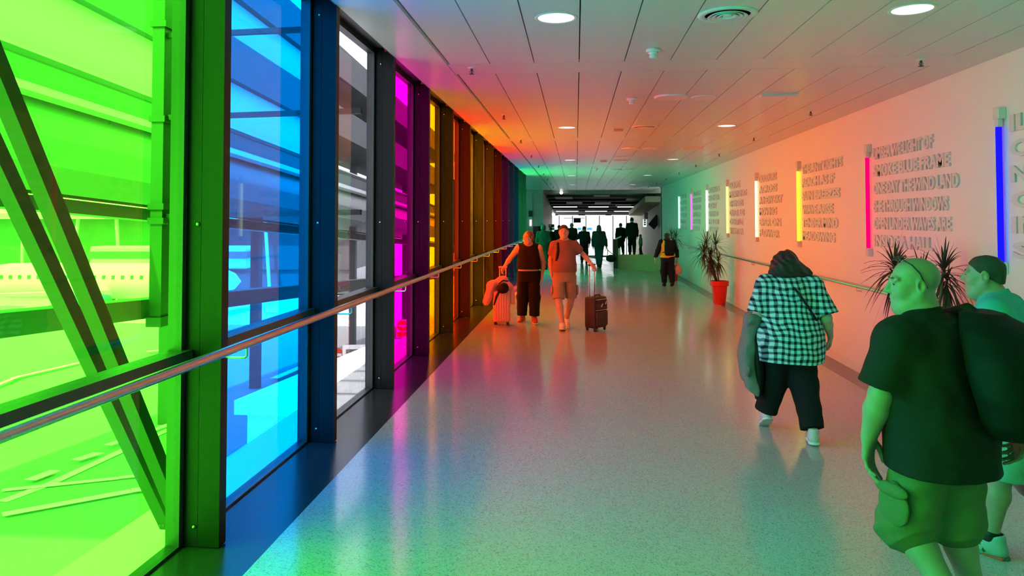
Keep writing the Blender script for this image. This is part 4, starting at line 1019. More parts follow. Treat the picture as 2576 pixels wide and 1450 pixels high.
S = pc.grid(); S.loft(pc.rows, .034, .02, z0=.90, z1=1.44)
for q in 'LR':
    S.cone(pc.J['neck']+(pc.J['sho'+q]-pc.J['neck'])*.3, pc.J['neck']+(pc.J['sho'+q]-pc.J['neck'])*.85, .078, .078, .04)
for q in 'LR': S.ell(pc.J['sho'+q]+A((-.1 if q == 'L' else .1), 0, -.06), (.075, .2, .16), None, .01, 'sub')
S.cut((0, 0, .90), (.22, 0, -1)); S.cone(pc.J['neck'], pc.J['head'], .085, .085, .01, 'sub'); S.folds(.002, (20, 33), 3); pc.emit(S, 'hi_vis_vest', M_vest)
S = Sdf((-.25, -.45, .9), (.3, .1, 1.55), .010); S.loft([(.97, .03, -.17, .12, .06), (1.03, .03, -.19, .15, .09), (1.25, .03, -.18, .155, .10), (1.38, .03, -.15, .14, .085), (1.45, .03, -.12, .10, .06)], 0, .02, p=3); pc.emit(S, 'backpack', M_blackc)
for q in (-1, 1):
    strap_path(pc, [A(.03+q*.12, -.12, 1.42), A(.03+q*.135, -.0, 1.47), A(.03+q*.14, .10, 1.42)], .02, 'backpack_strap', M_strap)
    strap_path(pc, [A(.03+q*.15, -.15, 1.08), A(.03+q*.2, -.10, 1.06), A(.03+q*.225, -.0, 1.08)], .012, 'backpack_strap', M_strap)
S = Sdf(pc.J['head']-.25, pc.J['head']+.22, .010); S.ell(pc.hp(0, -.015, .035), (.088, .108, .094), pc.HR, .01); S.ell(pc.hp(0, -.075, -.06), (.085, .06, .10), pc.HR, .03); S.cut(pc.hp(0, .055, .05), pc.HR @ np.array([0, .95, -.3])); S.folds(.003, (40, 70), 2); pc.emit(S, 'hair', M_hair_d)
# carried plastic bag
M_bag = mat('thin_plastic_bag', (.62, .32, .22), .3, 0, .5, var=.1, vscale=10)
w = np.array(MW[pc.t.name] @ Vector(pc.J['wriR']+A(0, .01, -.07)))
bg_ = thing('plastic_bag', 'translucent pinkish carrier bag hanging from the hand of the hi-vis person', 'bag', tuple(w+A(.03, 0, -.42)))
S = Sdf((-.2, -.15, -.03), (.2, .15, .45), .009); S.loft([(.0, 0, 0, .07, .05), (.05, 0, 0, .115, .085), (.14, 0, 0, .13, .095), (.23, 0, 0, .095, .06), (.31, -.01, 0, .05, .03), (.37, -.02, 0, .02, .018)], 0, .01, p=2); S.folds(.004, (35, 60), 5)
me = S.mesh('bag_body'); link_mesh('bag_body', me, M_bag, bg_, world=False)
S = Sdf((-.1, -.08, .3), (.08, .08, .5), .006)
for q in (-1, 1): S.cone((-.02+q*.01, 0, .35), (-.03, q*.012, .41), .009, .006, .006)
me = S.mesh('bag_handle'); link_mesh('bag_handle', me, M_bag, bg_, world=False)
# ---------------------------------------------------------------- person in a checked shirt
def check_material():
    m = bpy.data.materials.new('teal_check_shirt'); m.use_nodes = True; nt = m.node_tree; b = nt.nodes['Principled BSDF']; b.inputs['Roughness'].default_value = .85; b.inputs['Specular IOR Level'].default_value = .2
    tc = nt.nodes.new('ShaderNodeTexCoord'); sp = nt.nodes.new('ShaderNodeSeparateXYZ'); nt.links.new(tc.outputs['Object'], sp.inputs[0])
    ns = nt.nodes.new('ShaderNodeTexNoise'); ns.inputs['Scale'].default_value = 5; nt.links.new(tc.outputs['Object'], ns.inputs['Vector'])
    def stripe(sock, off):
        a = nt.nodes.new('ShaderNodeMath'); a.operation = 'MULTIPLY_ADD'; a.inputs[1].default_value = 19.0; nt.links.new(sock, a.inputs[0])
        w = nt.nodes.new('ShaderNodeMath'); w.operation = 'MULTIPLY_ADD'; w.inputs[1].default_value = 1.3; w.inputs[2].default_value = off; nt.links.new(ns.outputs['Fac'], w.inputs[0]); nt.links.new(w.outputs[0], a.inputs[2])
        f = nt.nodes.new('ShaderNodeMath'); f.operation = 'FRACT'; nt.links.new(a.outputs[0], f.inputs[0])
        p = nt.nodes.new('ShaderNodeMath'); p.operation = 'PINGPONG'; p.inputs[1].default_value = .5; nt.links.new(f.outputs[0], p.inputs[0])
        r = nt.nodes.new('ShaderNodeMapRange'); r.inputs['From Min'].default_value = .17; r.inputs['From Max'].default_value = .27; nt.links.new(p.outputs[0], r.inputs['Value']); return r.outputs[0]
    ad = nt.nodes.new('ShaderNodeMath'); ad.operation = 'MULTIPLY_ADD'; ad.inputs[1].default_value = .5
    xy = nt.nodes.new('ShaderNodeMath'); xy.operation = 'MULTIPLY_ADD'; xy.inputs[1].default_value = .35; nt.links.new(sp.outputs[1], xy.inputs[0]); nt.links.new(sp.outputs[0], xy.inputs[2])
    s1 = stripe(xy.outputs[0], 0); s2 = stripe(sp.outputs[2], .3)
    h1 = nt.nodes.new('ShaderNodeMath'); h1.operation = 'MULTIPLY'; h1.inputs[1].default_value = .5; nt.links.new(s1, h1.inputs[0])
    nt.links.new(s2, ad.inputs[0]); nt.links.new(h1.outputs[0], ad.inputs[2])
    cr = nt.nodes.new('ShaderNodeValToRGB'); e = cr.color_ramp.elements; e[0].position = 0; e[0].color = (.006, .010, .014, 1); e[1].position = 1; e[1].color = (.42, .72, .70, 1)
    x = e.new(.5) if hasattr(e, 'new') else None; x.color = (.075, .22, .23, 1)
    nt.links.new(ad.outputs[0], cr.inputs[0]); nt.links.new(cr.outputs[0], b.inputs['Base Color']); return m
lc = at_floor(1990, 1098)
pd = Person('person in black and teal checked shirt carrying a jacket, seen from behind', (lc.x, lc.y, floor_z(lc.x)), -.10, .99,
    std(lean=.05, hipL=(-.10, 0, .86), hipR=(.10, 0, .86), kneeL=(-.13, .10, .48), ankL=(-.20, .16, .17), kneeR=(.125, .03, .47), ankR=(.16, -.16, .09), toeL=(-.05, .8, -.45), toeR=(.1, 1, 0),
        shoL=(-.205, .02, 1.385), shoR=(.205, .02, 1.385), elbL=(-.285, -.02, 1.10), wriL=(-.31, .12, .97), elbR=(.305, -.06, 1.10), wriR=(.375, .10, .915),
        handL=dict(d=(-.2, .8, .1), n=(1, .2, 0), side=-1, curl=.9), handR=dict(d=(.1, .5, -.8), n=(-1, .3, 0), side=-1, curl=.9), head=(-.01, .075, 1.56), neck=(0, .02, 1.43), head_yaw=.15),
    rows_std(1.32, 1.35, .06, 1.22, lean=.05), h=.0075, r=dict(thigh=.108, upper=.064, fore=.046, elb=.05, knee=.078), fat=.004)
pd.body(); pd.bottoms(M_blackc, 'trousers', 1.0, 1.93, flare=.048, off=.016, knee_off=.03, fold=.002)
pd.top(check_material(), 'checked_shirt', hem=.70, sleeve=.92, off=.026, flare=.085, sleeve_off=.03, fold=.0034, collar=True, hemtilt=(.04, .24), fr=(13, 21, 34))
pd.shoes(mat('pink_white_trainer', (.70, .55, .55), .45), M_sole_w)
S = Sdf(pd.J['head']-.3, pd.J['head']+.25, .0065)
S.ell(pd.hp(-.01, -.012, .055), (.108, .122, .098), pd.HR, .02); S.ell(pd.hp(-.03, -.05, -.02), (.142, .10, .11), pd.HR, .05); S.ell(pd.hp(.06, -.05, -.045), (.135, .09, .075), pd.HR, .05); S.cone(pd.hp(.10, -.04, -.05), pd.hp(.205, -.05, -.065), .045, .014, .03); S.cone(pd.hp(-.11, -.02, -.04), pd.hp(-.19, -.03, -.10), .04, .014, .03)
S.cut(pd.hp(0, .06, .05), pd.HR @ np.array([0, .95, -.3])); S.folds(.0042, (42, 66, 110), 6); pd.emit(S, 'hair', M_hair_d)
strap_path(pd, [pd.J['neck']+A(-.02, -.085, .005), A(.05, -.165, 1.33), A(.12, -.19, 1.22), A(.19, -.165, 1.11), A(.235, -.06, 1.02)], .0115, 'crossbody_strap', M_strap)
wj = np.array(MW[pd.t.name] @ Vector(pd.J['elbL']*.45+pd.J['wriL']*.55))
M_jack = cloth('grey_green_jacket', (.17, .19, .16)); M_lining = cloth('dark_jacket_lining', (.012, .016, .012))
jk = thing('jacket', 'grey-green jacket draped over the forearm of the checked-shirt person', 'jacket', tuple(wj), rz=-.10)
S = Sdf((-.30, -.28, -.74), (.2, .28, .16), .007)
S.cone((-.035, -.11, .035), (-.03, .11, .03), .058, .056, .03); S.loft([(-.64, -.03, -.05, .055, .075), (-.5, -.07, -.04, .072, .11), (-.32, -.085, -.02, .07, .145), (-.14, -.07, 0, .058, .145), (.04, -.04, 0, .046, .13)], 0, .04, p=2.6)
S.folds(.0060, (26, 41, 66), 9, .12); S.folds(.002, (40, 70), 3); S.cut((0, 0, -.62), (-.7, .3, -1)); S.cut((0, .12, -.45), (0, 1, -.35)); me = S.mesh('outer_shell'); link_mesh('outer_shell', me, M_jack, jk, world=False)
S = Sdf((-.2, -.25, -.74), (.2, .25, .14), .0075)
S.loft([(-.69, .015, -.04, .035, .06), (-.45, .02, -.03, .048, .10), (-.2, .015, -.01, .05, .12), (.0, .01, 0, .045, .11)], 0, .03, p=2.4); S.folds(.0055, (28, 47, 70), 11, .15); S.cut((0, 0, -.66), (.8, .2, -1)); me = S.mesh('lining'); link_mesh('lining', me, M_lining, jk, world=False)
M_skin3 = mat('skin_ruddy', (.42, .26, .19), .5, 0, .4, bump=.05, bscale=260, var=.10, vscale=22)
# ---------------------------------------------------------------- bald man, close, seen from behind with his face in profile
lb = at_floor(2376, 1580)
M_dshirt = cloth('dark_brown_shirt', (.020, .014, .012), .8, .18, 70); M_olive = cloth('olive_khaki_cotton', (.16, .155, .07), .85, .2, 60)
pe = Person('person with bald head in dark short-sleeved shirt and olive cargo shorts, black backpack on shoulder', (lb.x, lb.y, floor_z(lb.x)), .45, 1.03,
    std(lean=.10, hipL=(-.10, 0, .86), hipR=(.10, 0, .86), kneeL=(-.11, .10, .455), ankL=(-.115, -.17, .17), kneeR=(.115, .04, .47), ankR=(.12, -.08, .095), toeL=(-.05, 1, -.62), toeR=(.15, 1, 0),
        shoL=(-.20, .05, 1.335), shoR=(.205, .05, 1.335), elbL=(-.260, .10, 1.075), wriL=(-.262, .172, .865), elbR=(.315, -.13, 1.12), wriR=(.345, -.16, .90),
        handL=dict(d=(.03, .10, -1), n=(.35, -1, -.1), side=-1, curl=.55, thumb=.5, s=1.22, spread=.08), handR=dict(d=(.1, .5, -.8), n=(-1, .3, 0), side=-1, curl=1.0, s=1.05),
        neck=(0, .07, 1.40), head=(.0, .135, 1.58), head_yaw=.98, head_pitch=-.04),
    [(z-(.035 if z > 1.25 else 0), a_, b_, c_, d_) for z, a_, b_, c_, d_ in rows_std(1.22, 1.30, .08, 1.10, lean=.10)], h=.0058, head_s=1.12, r=dict(thigh=.096, upper=.064, fore=.058, elb=.055, wri=.037, knee=.07, calf=.068, ank=.044, neck=.070), fat=.008, skin=M_skin3)
pe.body(); pe.eyes(mat('grey_brow', (.10, .085, .07), .8))
pe.top(M_dshirt, 'shirt', hem=.735, sleeve=.86, off=.036, flare=.0, sleeve_off=.012, fold=.0019, collar=True, neck_r=.075, fr=(15, 24, 39, 55), rows=[(.70, 0, -.01, .218, .175), (.78, 0, .0, .220, .180), (.88, 0, .005, .220, .185), (.96, 0, .012, .216, .190)]+[q for q in pe.rows if q[0] > 1.0])
pe.bottoms(M_olive, 'cargo_shorts', .98, 1.15, off=.022, flare=.05, knee_off=.042, fold=.0024, fr=(16, 25, 40, 58))
a, b = pe.J['hipL'], pe.J['kneeL']; c = a*.30+b*.70
S = Sdf(c-.25, c+.25, .0065); S.ell(c+A(-.128, -.01, 0), (.026, .085, .105), None, .01); S.folds(.003, (30, 50), 2); pk = pe.emit(S, 'cargo_pocket', M_olive)
S = Sdf(c-.25, c+.25, .0065); S.ell(c+A(-.140, -.01, .07), (.022, .09, .035), None, .01); pe.emit(S, 'pocket_flap', M_olive, pk)
S = Sdf((-.35, -.62, .75), (.62, .12, 1.55), .0095)
S.loft([(.93, .17, -.27, .13, .10), (.99, .17, -.29, .20, .14), (1.12, .17, -.28, .235, .15), (1.28, .17, -.24, .225, .14), (1.40, .17, -.16, .17, .12), (1.47, .17, -.08, .09, .08)], 0, .03, p=2.6); S.folds(.003, (17, 29), 8); bp_ = pe.emit(S, 'backpack', cloth('jet_black_nylon', (.004, .004, .0045), .7))
strap_path(pe, [A(.14, -.14, 1.42), A(.16, -.02, 1.475), A(.17, .09, 1.44), A(.165, .19, 1.33), A(.19, .19, 1.15)], .027, 'backpack_strap', M_strap, parent=bp_)
pe.shoes(mat('grey_walking_shoe', (.12, .12, .12), .7), M_sole_w)
# sunglasses pushed up on his head
hb = MW[pe.t.name]
def HW(x, y, z): return hb @ Vector(pe.hp(x, y, z))
sg = thing('sunglasses', 'dark sunglasses pushed up on top of the bald head', 'sunglasses', tuple(HW(0, .05, .12)))
for q in (-1, 1):
    MB().tube([HW(q*.056, .050, .112), HW(q*.070, .022, .092), HW(q*.080, -.005, .055), HW(q*.0825, -.018, .02), HW(q*.081, -.03, -.008)], .0036, 8).build('temple', M_black, sg, smooth=True)
    b = MB(); b.tube([HW(q*(.030+.026*math.cos(t_)), .052+.019*math.sin(t_), .121-.010*math.sin(t_)-.006*abs(math.cos(t_))) for t_ in [i*PI/8 for i in range(17)]], .0028, 6); b.build('lens_rim', M_black, sg, smooth=True)
    b = MB(); b.ball(tuple(HW(q*.030, .052, .119)), .019, 12, (1.1, 1, .35)); b.build('lens', mat('dark_lens', (.01, .01, .01), .08), sg, smooth=True)
MB().tube([HW(-.01, .055, .121), HW(.01, .055, .121)], .003, 6).build('bridge', M_black, sg)
# ---------------------------------------------------------------- man at the edge of the frame in a pale blue polo
lf = at_floor(2562, 1404)
M_polo = cloth('pale_teal_polo', (.07, .36, .38), .8, .1, 120); M_lshort = cloth('pale_teal_shorts', (.20, .38, .36)); M_trn = mat('grey_teal_trainer', (.30, .42, .42), .6, bump=.2, bscale=150)
pf = Person('person with cropped dark hair in pale teal polo shirt and shorts, striped trainers', (lf.x, lf.y, floor_z(lf.x)), .90, 1.077,
    std(lean=.12, kneeL=(-.10, .06, .47), ankL=(-.10, .12, .095), toeL=(-.02, 1, .0), kneeR=(.10, .06, .47), ankR=(.10, -.28, .20), toeR=(0, 1, -.6),
        shoL=(-.20, .06, 1.39), shoR=(.20, .06, 1.39), elbL=(-.265, -.10, 1.13), wriL=(-.25, -.06, .90), elbR=(.28, .10, 1.12), wriR=(.26, .25, .95), neck=(0, .075, 1.44), head=(0, .14, 1.578), head_yaw=.12),
    rows_std(1.15, 1.18, .03, 1.08, lean=.12), h=.0068, r=dict(thigh=.09, upper=.056, fore=.046, calf=.062, neck=.062), fat=.003, skin=M_skin3)
pf.body(); pf.eyes(M_hair_s); pf.hair_short(M_hair_s, .005, .066); pf.top(M_polo, 'polo_shirt', hem=.84, sleeve=.8, off=.02, flare=.02, sleeve_off=.028, collar=True, neck_r=.07, fr=(15, 24, 38))
pf.bottoms(M_lshort, 'shorts', .98, .98, off=.02, flare=.055); shs = pf.shoes(M_trn, mat('trainer_sole', (.08, .12, .12), .6), h=.0055, sock=M_black)
c = pf.J['ankL']
for k in range(3):
    y = .048+.026*k; MB().bar(tuple(c+A(-.049, y-.004, -.012)), tuple(c+A(-.0545, y-.034, -.052)), .013, .006, (1, 0, 0)).build('side_stripe', M_black, shs[0], world=False)
MB().rbox(c[0]-.056, c[0]-.03, c[1]-.075, c[1]+.03, -.0+.012, .03, .005, 1).build('orange_sole_flash', mat('coral_rubber', (.75, .10, .05), .5), shs[0], world=False)
# ---------------------------------------------------------------- silhouettes in the far hall
M_dk = [cloth('dark_teal_jacket', (.012, .030, .030)), cloth('near_black_coat', (.010, .011, .012)), cloth('dark_navy_coat', (.012, .013, .022)), cloth('dark_green_coat', (.018, .030, .026)), cloth('teal_denim', (.02, .055, .065)), cloth('pale_top', (.30, .30, .28))]
def sil(label, px, ytop, yfeet, Y, rz, top, legs, w=1.15, hair='short', pose=None, hm=M_hair_d, coat=.90, gz=None):
    p = at_y(px, yfeet, Y); H = at_y(px, ytop, Y).z-p.z; base = p.z if gz is None else gz
    H = at_y(px, ytop, Y).z-base
    d_ = dict(kneeL=(-.10, .06, .48), ankL=(-.10, .06, .09), ankR=(.10, -.10, .10), kneeR=(.10, .0, .47), toeR=(0, 1, -.3)); d_.update(pose or {})
    q = Person(label, (p.x, Y, base), rz, H/1.70, std(lean=.04, **d_), rows_std(w, 1.12, .02, 1.06), h=.0135, detail=False, skin=M_skin2)
    q.body(); q.top(M_dk[top], 'coat', hem=coat, sleeve=1.92, off=.018, sleeve_off=.014, collar=True, flare=.02); q.bottoms(M_dk[legs], 'trousers', .98, 1.94, flare=.02); q.shoes(M_dk[1], h=.012)
    S = Sdf(q.J['head']-.32, q.J['head']+.22, .012); S.ell(q.hp(0, -.014, .037), (.083, .104, .091), q.HR, .01)
    if hair == 'long': S.ell(q.hp(0, -.06, -.08), (.10, .065, .16), q.HR, .04); S.ell(q.hp(0, -.07, -.17), (.085, .05, .10), q.HR, .03)
    elif hair == 'hood': S.ell(q.hp(0, -.03, .0), (.105, .115, .12), q.HR, .03)
    S.cut(q.hp(0, .055, .05), q.HR @ np.array([0, .93, -.36]))
    if hair == 'short': S.cut(q.hp(0, -.06, -.04), q.HR @ np.array([0, .35, -.94]))
    q.emit(S, 'hair', hm); return q
def rampz(px, Y): x = at_y(px, 600, Y).x; return max(floor_z(x), pz(Y)) if Y > 36.9 else floor_z(x)
sil('person in dark teal jacket walking away beside the far end of the left handrail', 1367, 566, 690, 24.6, .1, 0, 3, 1.3, 'hood', gz=rampz(1367, 24.6))
sil('person in black standing just past the one in the dark teal jacket', 1385, 572, 0, 31, .3, 1, 1, 1.0, gz=rampz(1385, 31))
sil('person in black coat against the bright window, behind the brown t-shirt shoulder', 1405, 567, 0, 33, -.2, 1, 1, 1.1, gz=rampz(1405, 33))
sil('tall person with grey hair and dark coat, behind the brown t-shirt head', 1437, 562, 0, 33.5, .1, 3, 1, 1.15, hm=mat('grey_hair', (.22, .24, .22), .6), gz=rampz(1437, 33.5))
hp_ = sil('person in dark navy coat with a raised hand at the face', 1468, 570, 0, 31, .1, 2, 1, 1.25, pose=dict(elbL=(-.30, .08, 1.16), wriL=(-.12, .18, 1.42), handL=dict(d=(.3, -.1, 1), n=(.8, -.4, 0), side=1, curl=.6)), gz=rampz(1468, 31))
wl = sil('person with long hair in dark green coat and teal jeans, walking away with a bag', 1507, 567, 672, 28.9, 0, 3, 4, 1.1, 'long', dict(ankL=(-.03, .12, .09), kneeL=(-.07, .12, .48), ankR=(.04, -.12, .10), kneeR=(.07, .02, .47), elbR=(.26, .0, 1.10), wriR=(.30, .02, .86)), coat=.80, gz=rampz(1507, 28.9))
sil('shorter person in black standing on the raised landing', 1562, 562, 644, 34, .2, 1, 1, 1.1, gz=pz(34))
sil('big person in black coat towering on the raised landing', 1590, 548, 645, 32.6, -.1, 1, 1, 1.35, coat=.7, gz=pz(32.6))
sil('small person in pale top on the raised landing beside the big black coat', 1612, 590, 645, 33.2, PI/2, 5, 3, 1.0, 'long', gz=pz(33.2))
wb = MW[wl.t.name] @ Vector(wl.J['wriR'])
t = thing('handbag', 'dark round shoulder bag hanging from the hand of the long-haired person', 'bag', (wb.x+.18, wb.y, wb.z-.62))
S = Sdf((-.3, -.2, -.05), (.3, .2, .45), .012); S.ell((0, 0, .14), (.21, .11, .145), None, .02); me = S.mesh('bag_body'); link_mesh('bag_body', me, M_strap, t, world=False)
MB().tube([(-.15, 0, .24), (-.13, 0, .42), (-.17, 0, .60), (-.12, 0, .45), (.14, 0, .24)], .012, 8).build('bag_strap', M_strap, t, world=False, smooth=True)
# ================================================================== luggage
sp = at_floor(1499, 832)
M_scase = mat('dark_suitcase_fabric', (.040, .034, .030), .65, bump=.15, bscale=300); M_rod = mat('handle_aluminium', (.5, .48, .45), .3, 1)
t = thing('suitcase', 'dark soft-sided trolley suitcase with two pale tags and long handle', 'suitcase', (sp.x, sp.y, floor_z(sp.x)-.002), rz=.9)
w, d, h = .35, .215, .50
MB().rbox(-w/2, w/2, -d/2, d/2, .055, .055+h, .035, 3).build('case_body', M_scase, t, world=False, smooth=True, angle=50)
MB().rbox(-w/2+.03, w/2-.03, -d/2-.035, -d/2+.01, .09, .33, .02, 2).build('front_pocket', M_scase, t, world=False, smooth=True, angle=50)
MB().rbox(-w/2+.03, w/2-.03, -d/2-.025, -d/2+.01, .35, .50, .02, 2).build('front_pocket', M_scase, t, world=False, smooth=True, angle=50)
b = MB()
for z in (.345, .515): b.box(-w/2+.03, w/2-.03, -d/2-.032, -d/2-.0, z, z+.006)
b.build('zip', M_steel, t, world=False)
for sx in (-1, 1):
    for sy in (-1, 1):
        b = MB(); b.lathe([(.0, -.011), (.022, -.011), (.025, 0), (.022, .011), (.0, .011)], (sx*(w/2-.045), sy*(d/2-.03), .027), 16, 'y'); b.box(sx*(w/2-.045)-.012, sx*(w/2-.045)+.012, sy*(d/2-.03)-.018, sy*(d/2-.03)+.018, .035, .07); b.build('wheel', M_black, t, world=False)
    MB().tube([(sx*.065, d/2-.03, .53), (sx*.065, d/2-.03, 1.07)], .0075, 8).build('handle_rod', M_rod, t, world=False, smooth=True)
MB().rbox(-.085, .085, d/2-.048, d/2-.012, 1.05, 1.085, .012, 2).build('handle_grip', M_black, t, world=False)
MB().tube([(-.08, -.03, .55), (-.06, -.03, .585), (.06, -.03, .585), (.08, -.03, .55)], .010, 8).build('carry_handle', M_black, t, world=False)
for (x, z, a) in ((-.02, .42, .3), (.09, .455, -.3)): 
    MB().bar((x-.02, -d/2-.029, z-.02), (x+.02, -d/2-.029, z+.03), .004, .03, (0, 1, 0)).build('paper_tag', M_eyew, t, world=False)
sp = at_floor(1262, 817)
M_pcase = mat('pink_hard_shell', (.72, .36, .33), .35, coat=.3)
t = thing('suitcase', 'pink ribbed hard-shell suitcase under a draped jacket', 'suitcase', (sp.x, sp.y, floor_z(sp.x)-.004), rz=.12)
w, d, h = .27, .22, .50
b = MB(); b.rbox(-w/2, w/2, -d/2, d/2, .05, .05+h, .04, 3)
for k in range(6): b.rbox(-w/2+.03+k*.038, -w/2+.052+k*.038, -d/2-.006, -d/2+.02, .10, .50, .004, 1)
b.build('case_shell', M_pcase, t, world=False, smooth=True, angle=40)
MB().box(-w/2-.001, w/2+.001, -.006, .006, .06, .545).build('zip', M_black, t, world=False)
for sx in (-1, 1):
    for sy in (-1, 1):
        b = MB(); b.lathe([(.0, -.011), (.022, -.011), (.025, 0), (.022, .011), (.0, .011)], (sx*(w/2-.04), sy*(d/2-.035), .026), 16, 'y'); b.box(sx*(w/2-.04)-.012, sx*(w/2-.04)+.012, sy*(d/2-.035)-.016, sy*(d/2-.035)+.016, .035, .06); b.build('wheel', M_black, t, world=False)
    MB().tube([(sx*.05+.02, d/2-.035, .53), (sx*.05+.02, d/2-.035, .90)], .009, 8).build('handle_rod', M_pcase, t, world=False, smooth=True)
MB().rbox(-.05, .09, d/2-.052, d/2-.016, .885, .915, .012, 2).build('handle_grip', M_pcase, t, world=False)
jt = thing('jacket', 'pink quilted jacket draped over the pink suitcase', 'jacket', (sp.x, sp.y, floor_z(sp.x)+.56), rz=.12)
S = Sdf((-.38, -.25, -.32), (.34, .3, .26), .009)
S.cone((-.16, -.05, .05), (.02, .0, .135), .075, .07, .05); S.cone((-.16, -.05, .05), (-.235, -.06, -.19), .07, .06, .05); S.cone((.02, .0, .13), (.14, -.02, .02), .06, .045, .05); S.cone((.14, -.02, .02), (.175, -.04, -.2), .045, .04, .03); S.cone((-.15, .05, .06), (-.2, .04, -.15), .06, .05, .05)
S.folds(.004, (30, 48, 75), 3); me = S.mesh('quilted_shell'); link_mesh('quilted_shell', me, cloth('pink_quilt', (.78, .38, .38), .6), jt, world=False)
bt = thing('bag', 'small black bag strapped on top of the pink suitcase', 'bag', (sp.x+.03, sp.y-.15, floor_z(sp.x)+.50), rz=.12)
S = Sdf((-.2, -.15, -.1), (.2, .2, .22), .009); S.ell((.0, -.01, .085), (.095, .075, .085), None, .02); S.folds(.003, (40, 60), 1); me = S.mesh('bag_body'); link_mesh('bag_body', me, M_strap, bt, world=False)
b = MB(); b.tube([(-.05, -.05, .05), (-.10, -.075, -.05), (-.135, -.07, -.17)], [.016, .02, .012], 8); b.tube([(-.06, 0, .15), (0, .02, .20), (.09, .03, .19)], .01, 8); b.build('bag_strap', M_strap, bt, world=False, smooth=True)
# ================================================================== plants in pots
M_leaf = mat('dark_slender_leaf', (.045, .045, .025), .45, var=.3, vscale=6); M_stem = mat('plant_cane', (.20, .13, .08), .8, bump=.3, bscale=60); M_pot = mat('red_plastic_pot', (.62, .018, .010), .35); M_soil = mat('potting_soil', (.03, .02, .015), .95)
def plant(name, label, base, pr, ph, tops, seed, pot_mat):
    rg = random.Random(seed); bx, by, bz = base
    t = thing(name, label, 'plant', base)
    b = MB(); b.lathe([(pr*.62, 0), (pr*.83, ph*.78), (pr*.97, ph*.80), (pr, ph), (pr*.93, ph), (pr*.90, ph*.9)], base, 36); b.build('pot', pot_mat, t, smooth=True, angle=35)
    MB().lathe([(.0, ph*.93), (pr*.91, ph*.92)], base, 28).build('soil', M_soil, t)
    for n, (dx, dy, z, nl, ln, droop) in enumerate(tops):
        top = Vector((bx+dx, by+dy, bz+z)); a0 = Vector((bx+dx*.18+rg.uniform(-.04, .04), by+dy*.18+rg.uniform(-.04, .04), bz+ph*.9))
        mid = a0.lerp(top, .5)+Vector((rg.uniform(-.04, .04), rg.uniform(-.04, .04), .05))
        MB().tube([a0, mid, top], [.016, .014, .012], 8).build('stem', M_stem, t, smooth=True)
        b = MB()
        for k in range(nl):
            az = k*2.39996+rg.uniform(-.3, .3); el = (1-k/nl)**1.1*1.75-.35-droop*(k/nl)+rg.uniform(-.12, .12)
            L = ln*rg.uniform(.75, 1.12); d = Vector((math.cos(az)*math.cos(el), math.sin(az)*math.cos(el), math.sin(el))); sd = Vector((-math.sin(az), math.cos(az), 0))
            p = top+Vector((0, 0, -.10*k/nl)); vs = []; N = 6; g = rg.uniform(.10, .24)*(1+droop)
            for i in range(N+1):
                u = i/N; q = p+d*L*u+Vector((0, 0, -g*L*4.0*(u**2.2)*max(.25, math.cos(el))*.55))
                q.x = min(q.x, XR-.03); q.z = max(q.z, bz+.05)
                wd = .0085*(1-u**3)*(.6+.8*min(1, u*4))
                vs += [q-sd*wd, q+Vector((0, 0, -.003)), q+sd*wd]
            fs = []
            for i in range(N):
                for j in (0, 1): fs.append((i*3+j, i*3+j+1, i*3+j+4, i*3+j+3))
            b.add(vs, fs)
        b.build('leaf_rosette', M_leaf, t, smooth=True)
def pt(px, py, Y, base): q = at_y(px, py, Y); return (q.x-base[0], 0, q.z-base[2])
b0 = at_floor(1810, 766); b0 = (min(b0.x, 3.72), b0.y, floor_z(min(b0.x, 3.72)))
def T(px, py, Y, base, nl, ln, droop, dy=0): a = pt(px, py, Y, base); return (a[0], dy, a[2], nl, ln, droop)
plant('potted_dracaena', 'spiky thin-leaved plant in a bright red pot by the neon wall', b0, .24, .60,
      [T(1779, 612, 19.2, b0, 46, .42, .1, .1), T(1798, 612, 19.2, b0, 46, .40, .1, -.1), T(1768, 632, 19.2, b0, 54, .42, .5, -.15), T(1790, 645, 19.2, b0, 60, .40, .9, .12), T(1806, 655, 19.2, b0, 46, .34, .9, -.1), T(1786, 660, 19.2, b0, 50, .34, 1.2, -.05)], 3, M_pot)
q = at_x(2335, 700, 3.55); b1 = (3.55, q.y, floor_z(3.55))
plant('potted_dracaena', 'spiky thin-leaved plant behind the bald person, pot hidden', b1, .24, .55,
      [T(2255, 662, q.y, b1, 42, .34, .0, .05), T(2368, 672, q.y, b1, 44, .36, .1, -.05), T(2262, 690, q.y, b1, 26, .34, 1.0, .1), T(2385, 705, q.y, b1, 46, .30, 2.2, .02), T(2275, 815, q.y, b1, 40, .34, .7, -.05), T(2330, 690, q.y, b1, 30, .34, .6, .1)], 8, M_pot)
q = at_x(1692, 600, 3.4); b2 = (3.4, q.y, floor_z(3.5))
plant('potted_dracaena', 'far spiky plant by the green-lit end of the neon wall, behind the hi-vis person', b2, .24, .55,
      [T(1690, 592, q.y, b2, 40, .42, .2, .1), T(1699, 597, q.y, b2, 40, .40, .2, -.1), T(1694, 610, q.y, b2, 46, .40, 1.0, 0)], 5, M_pot)
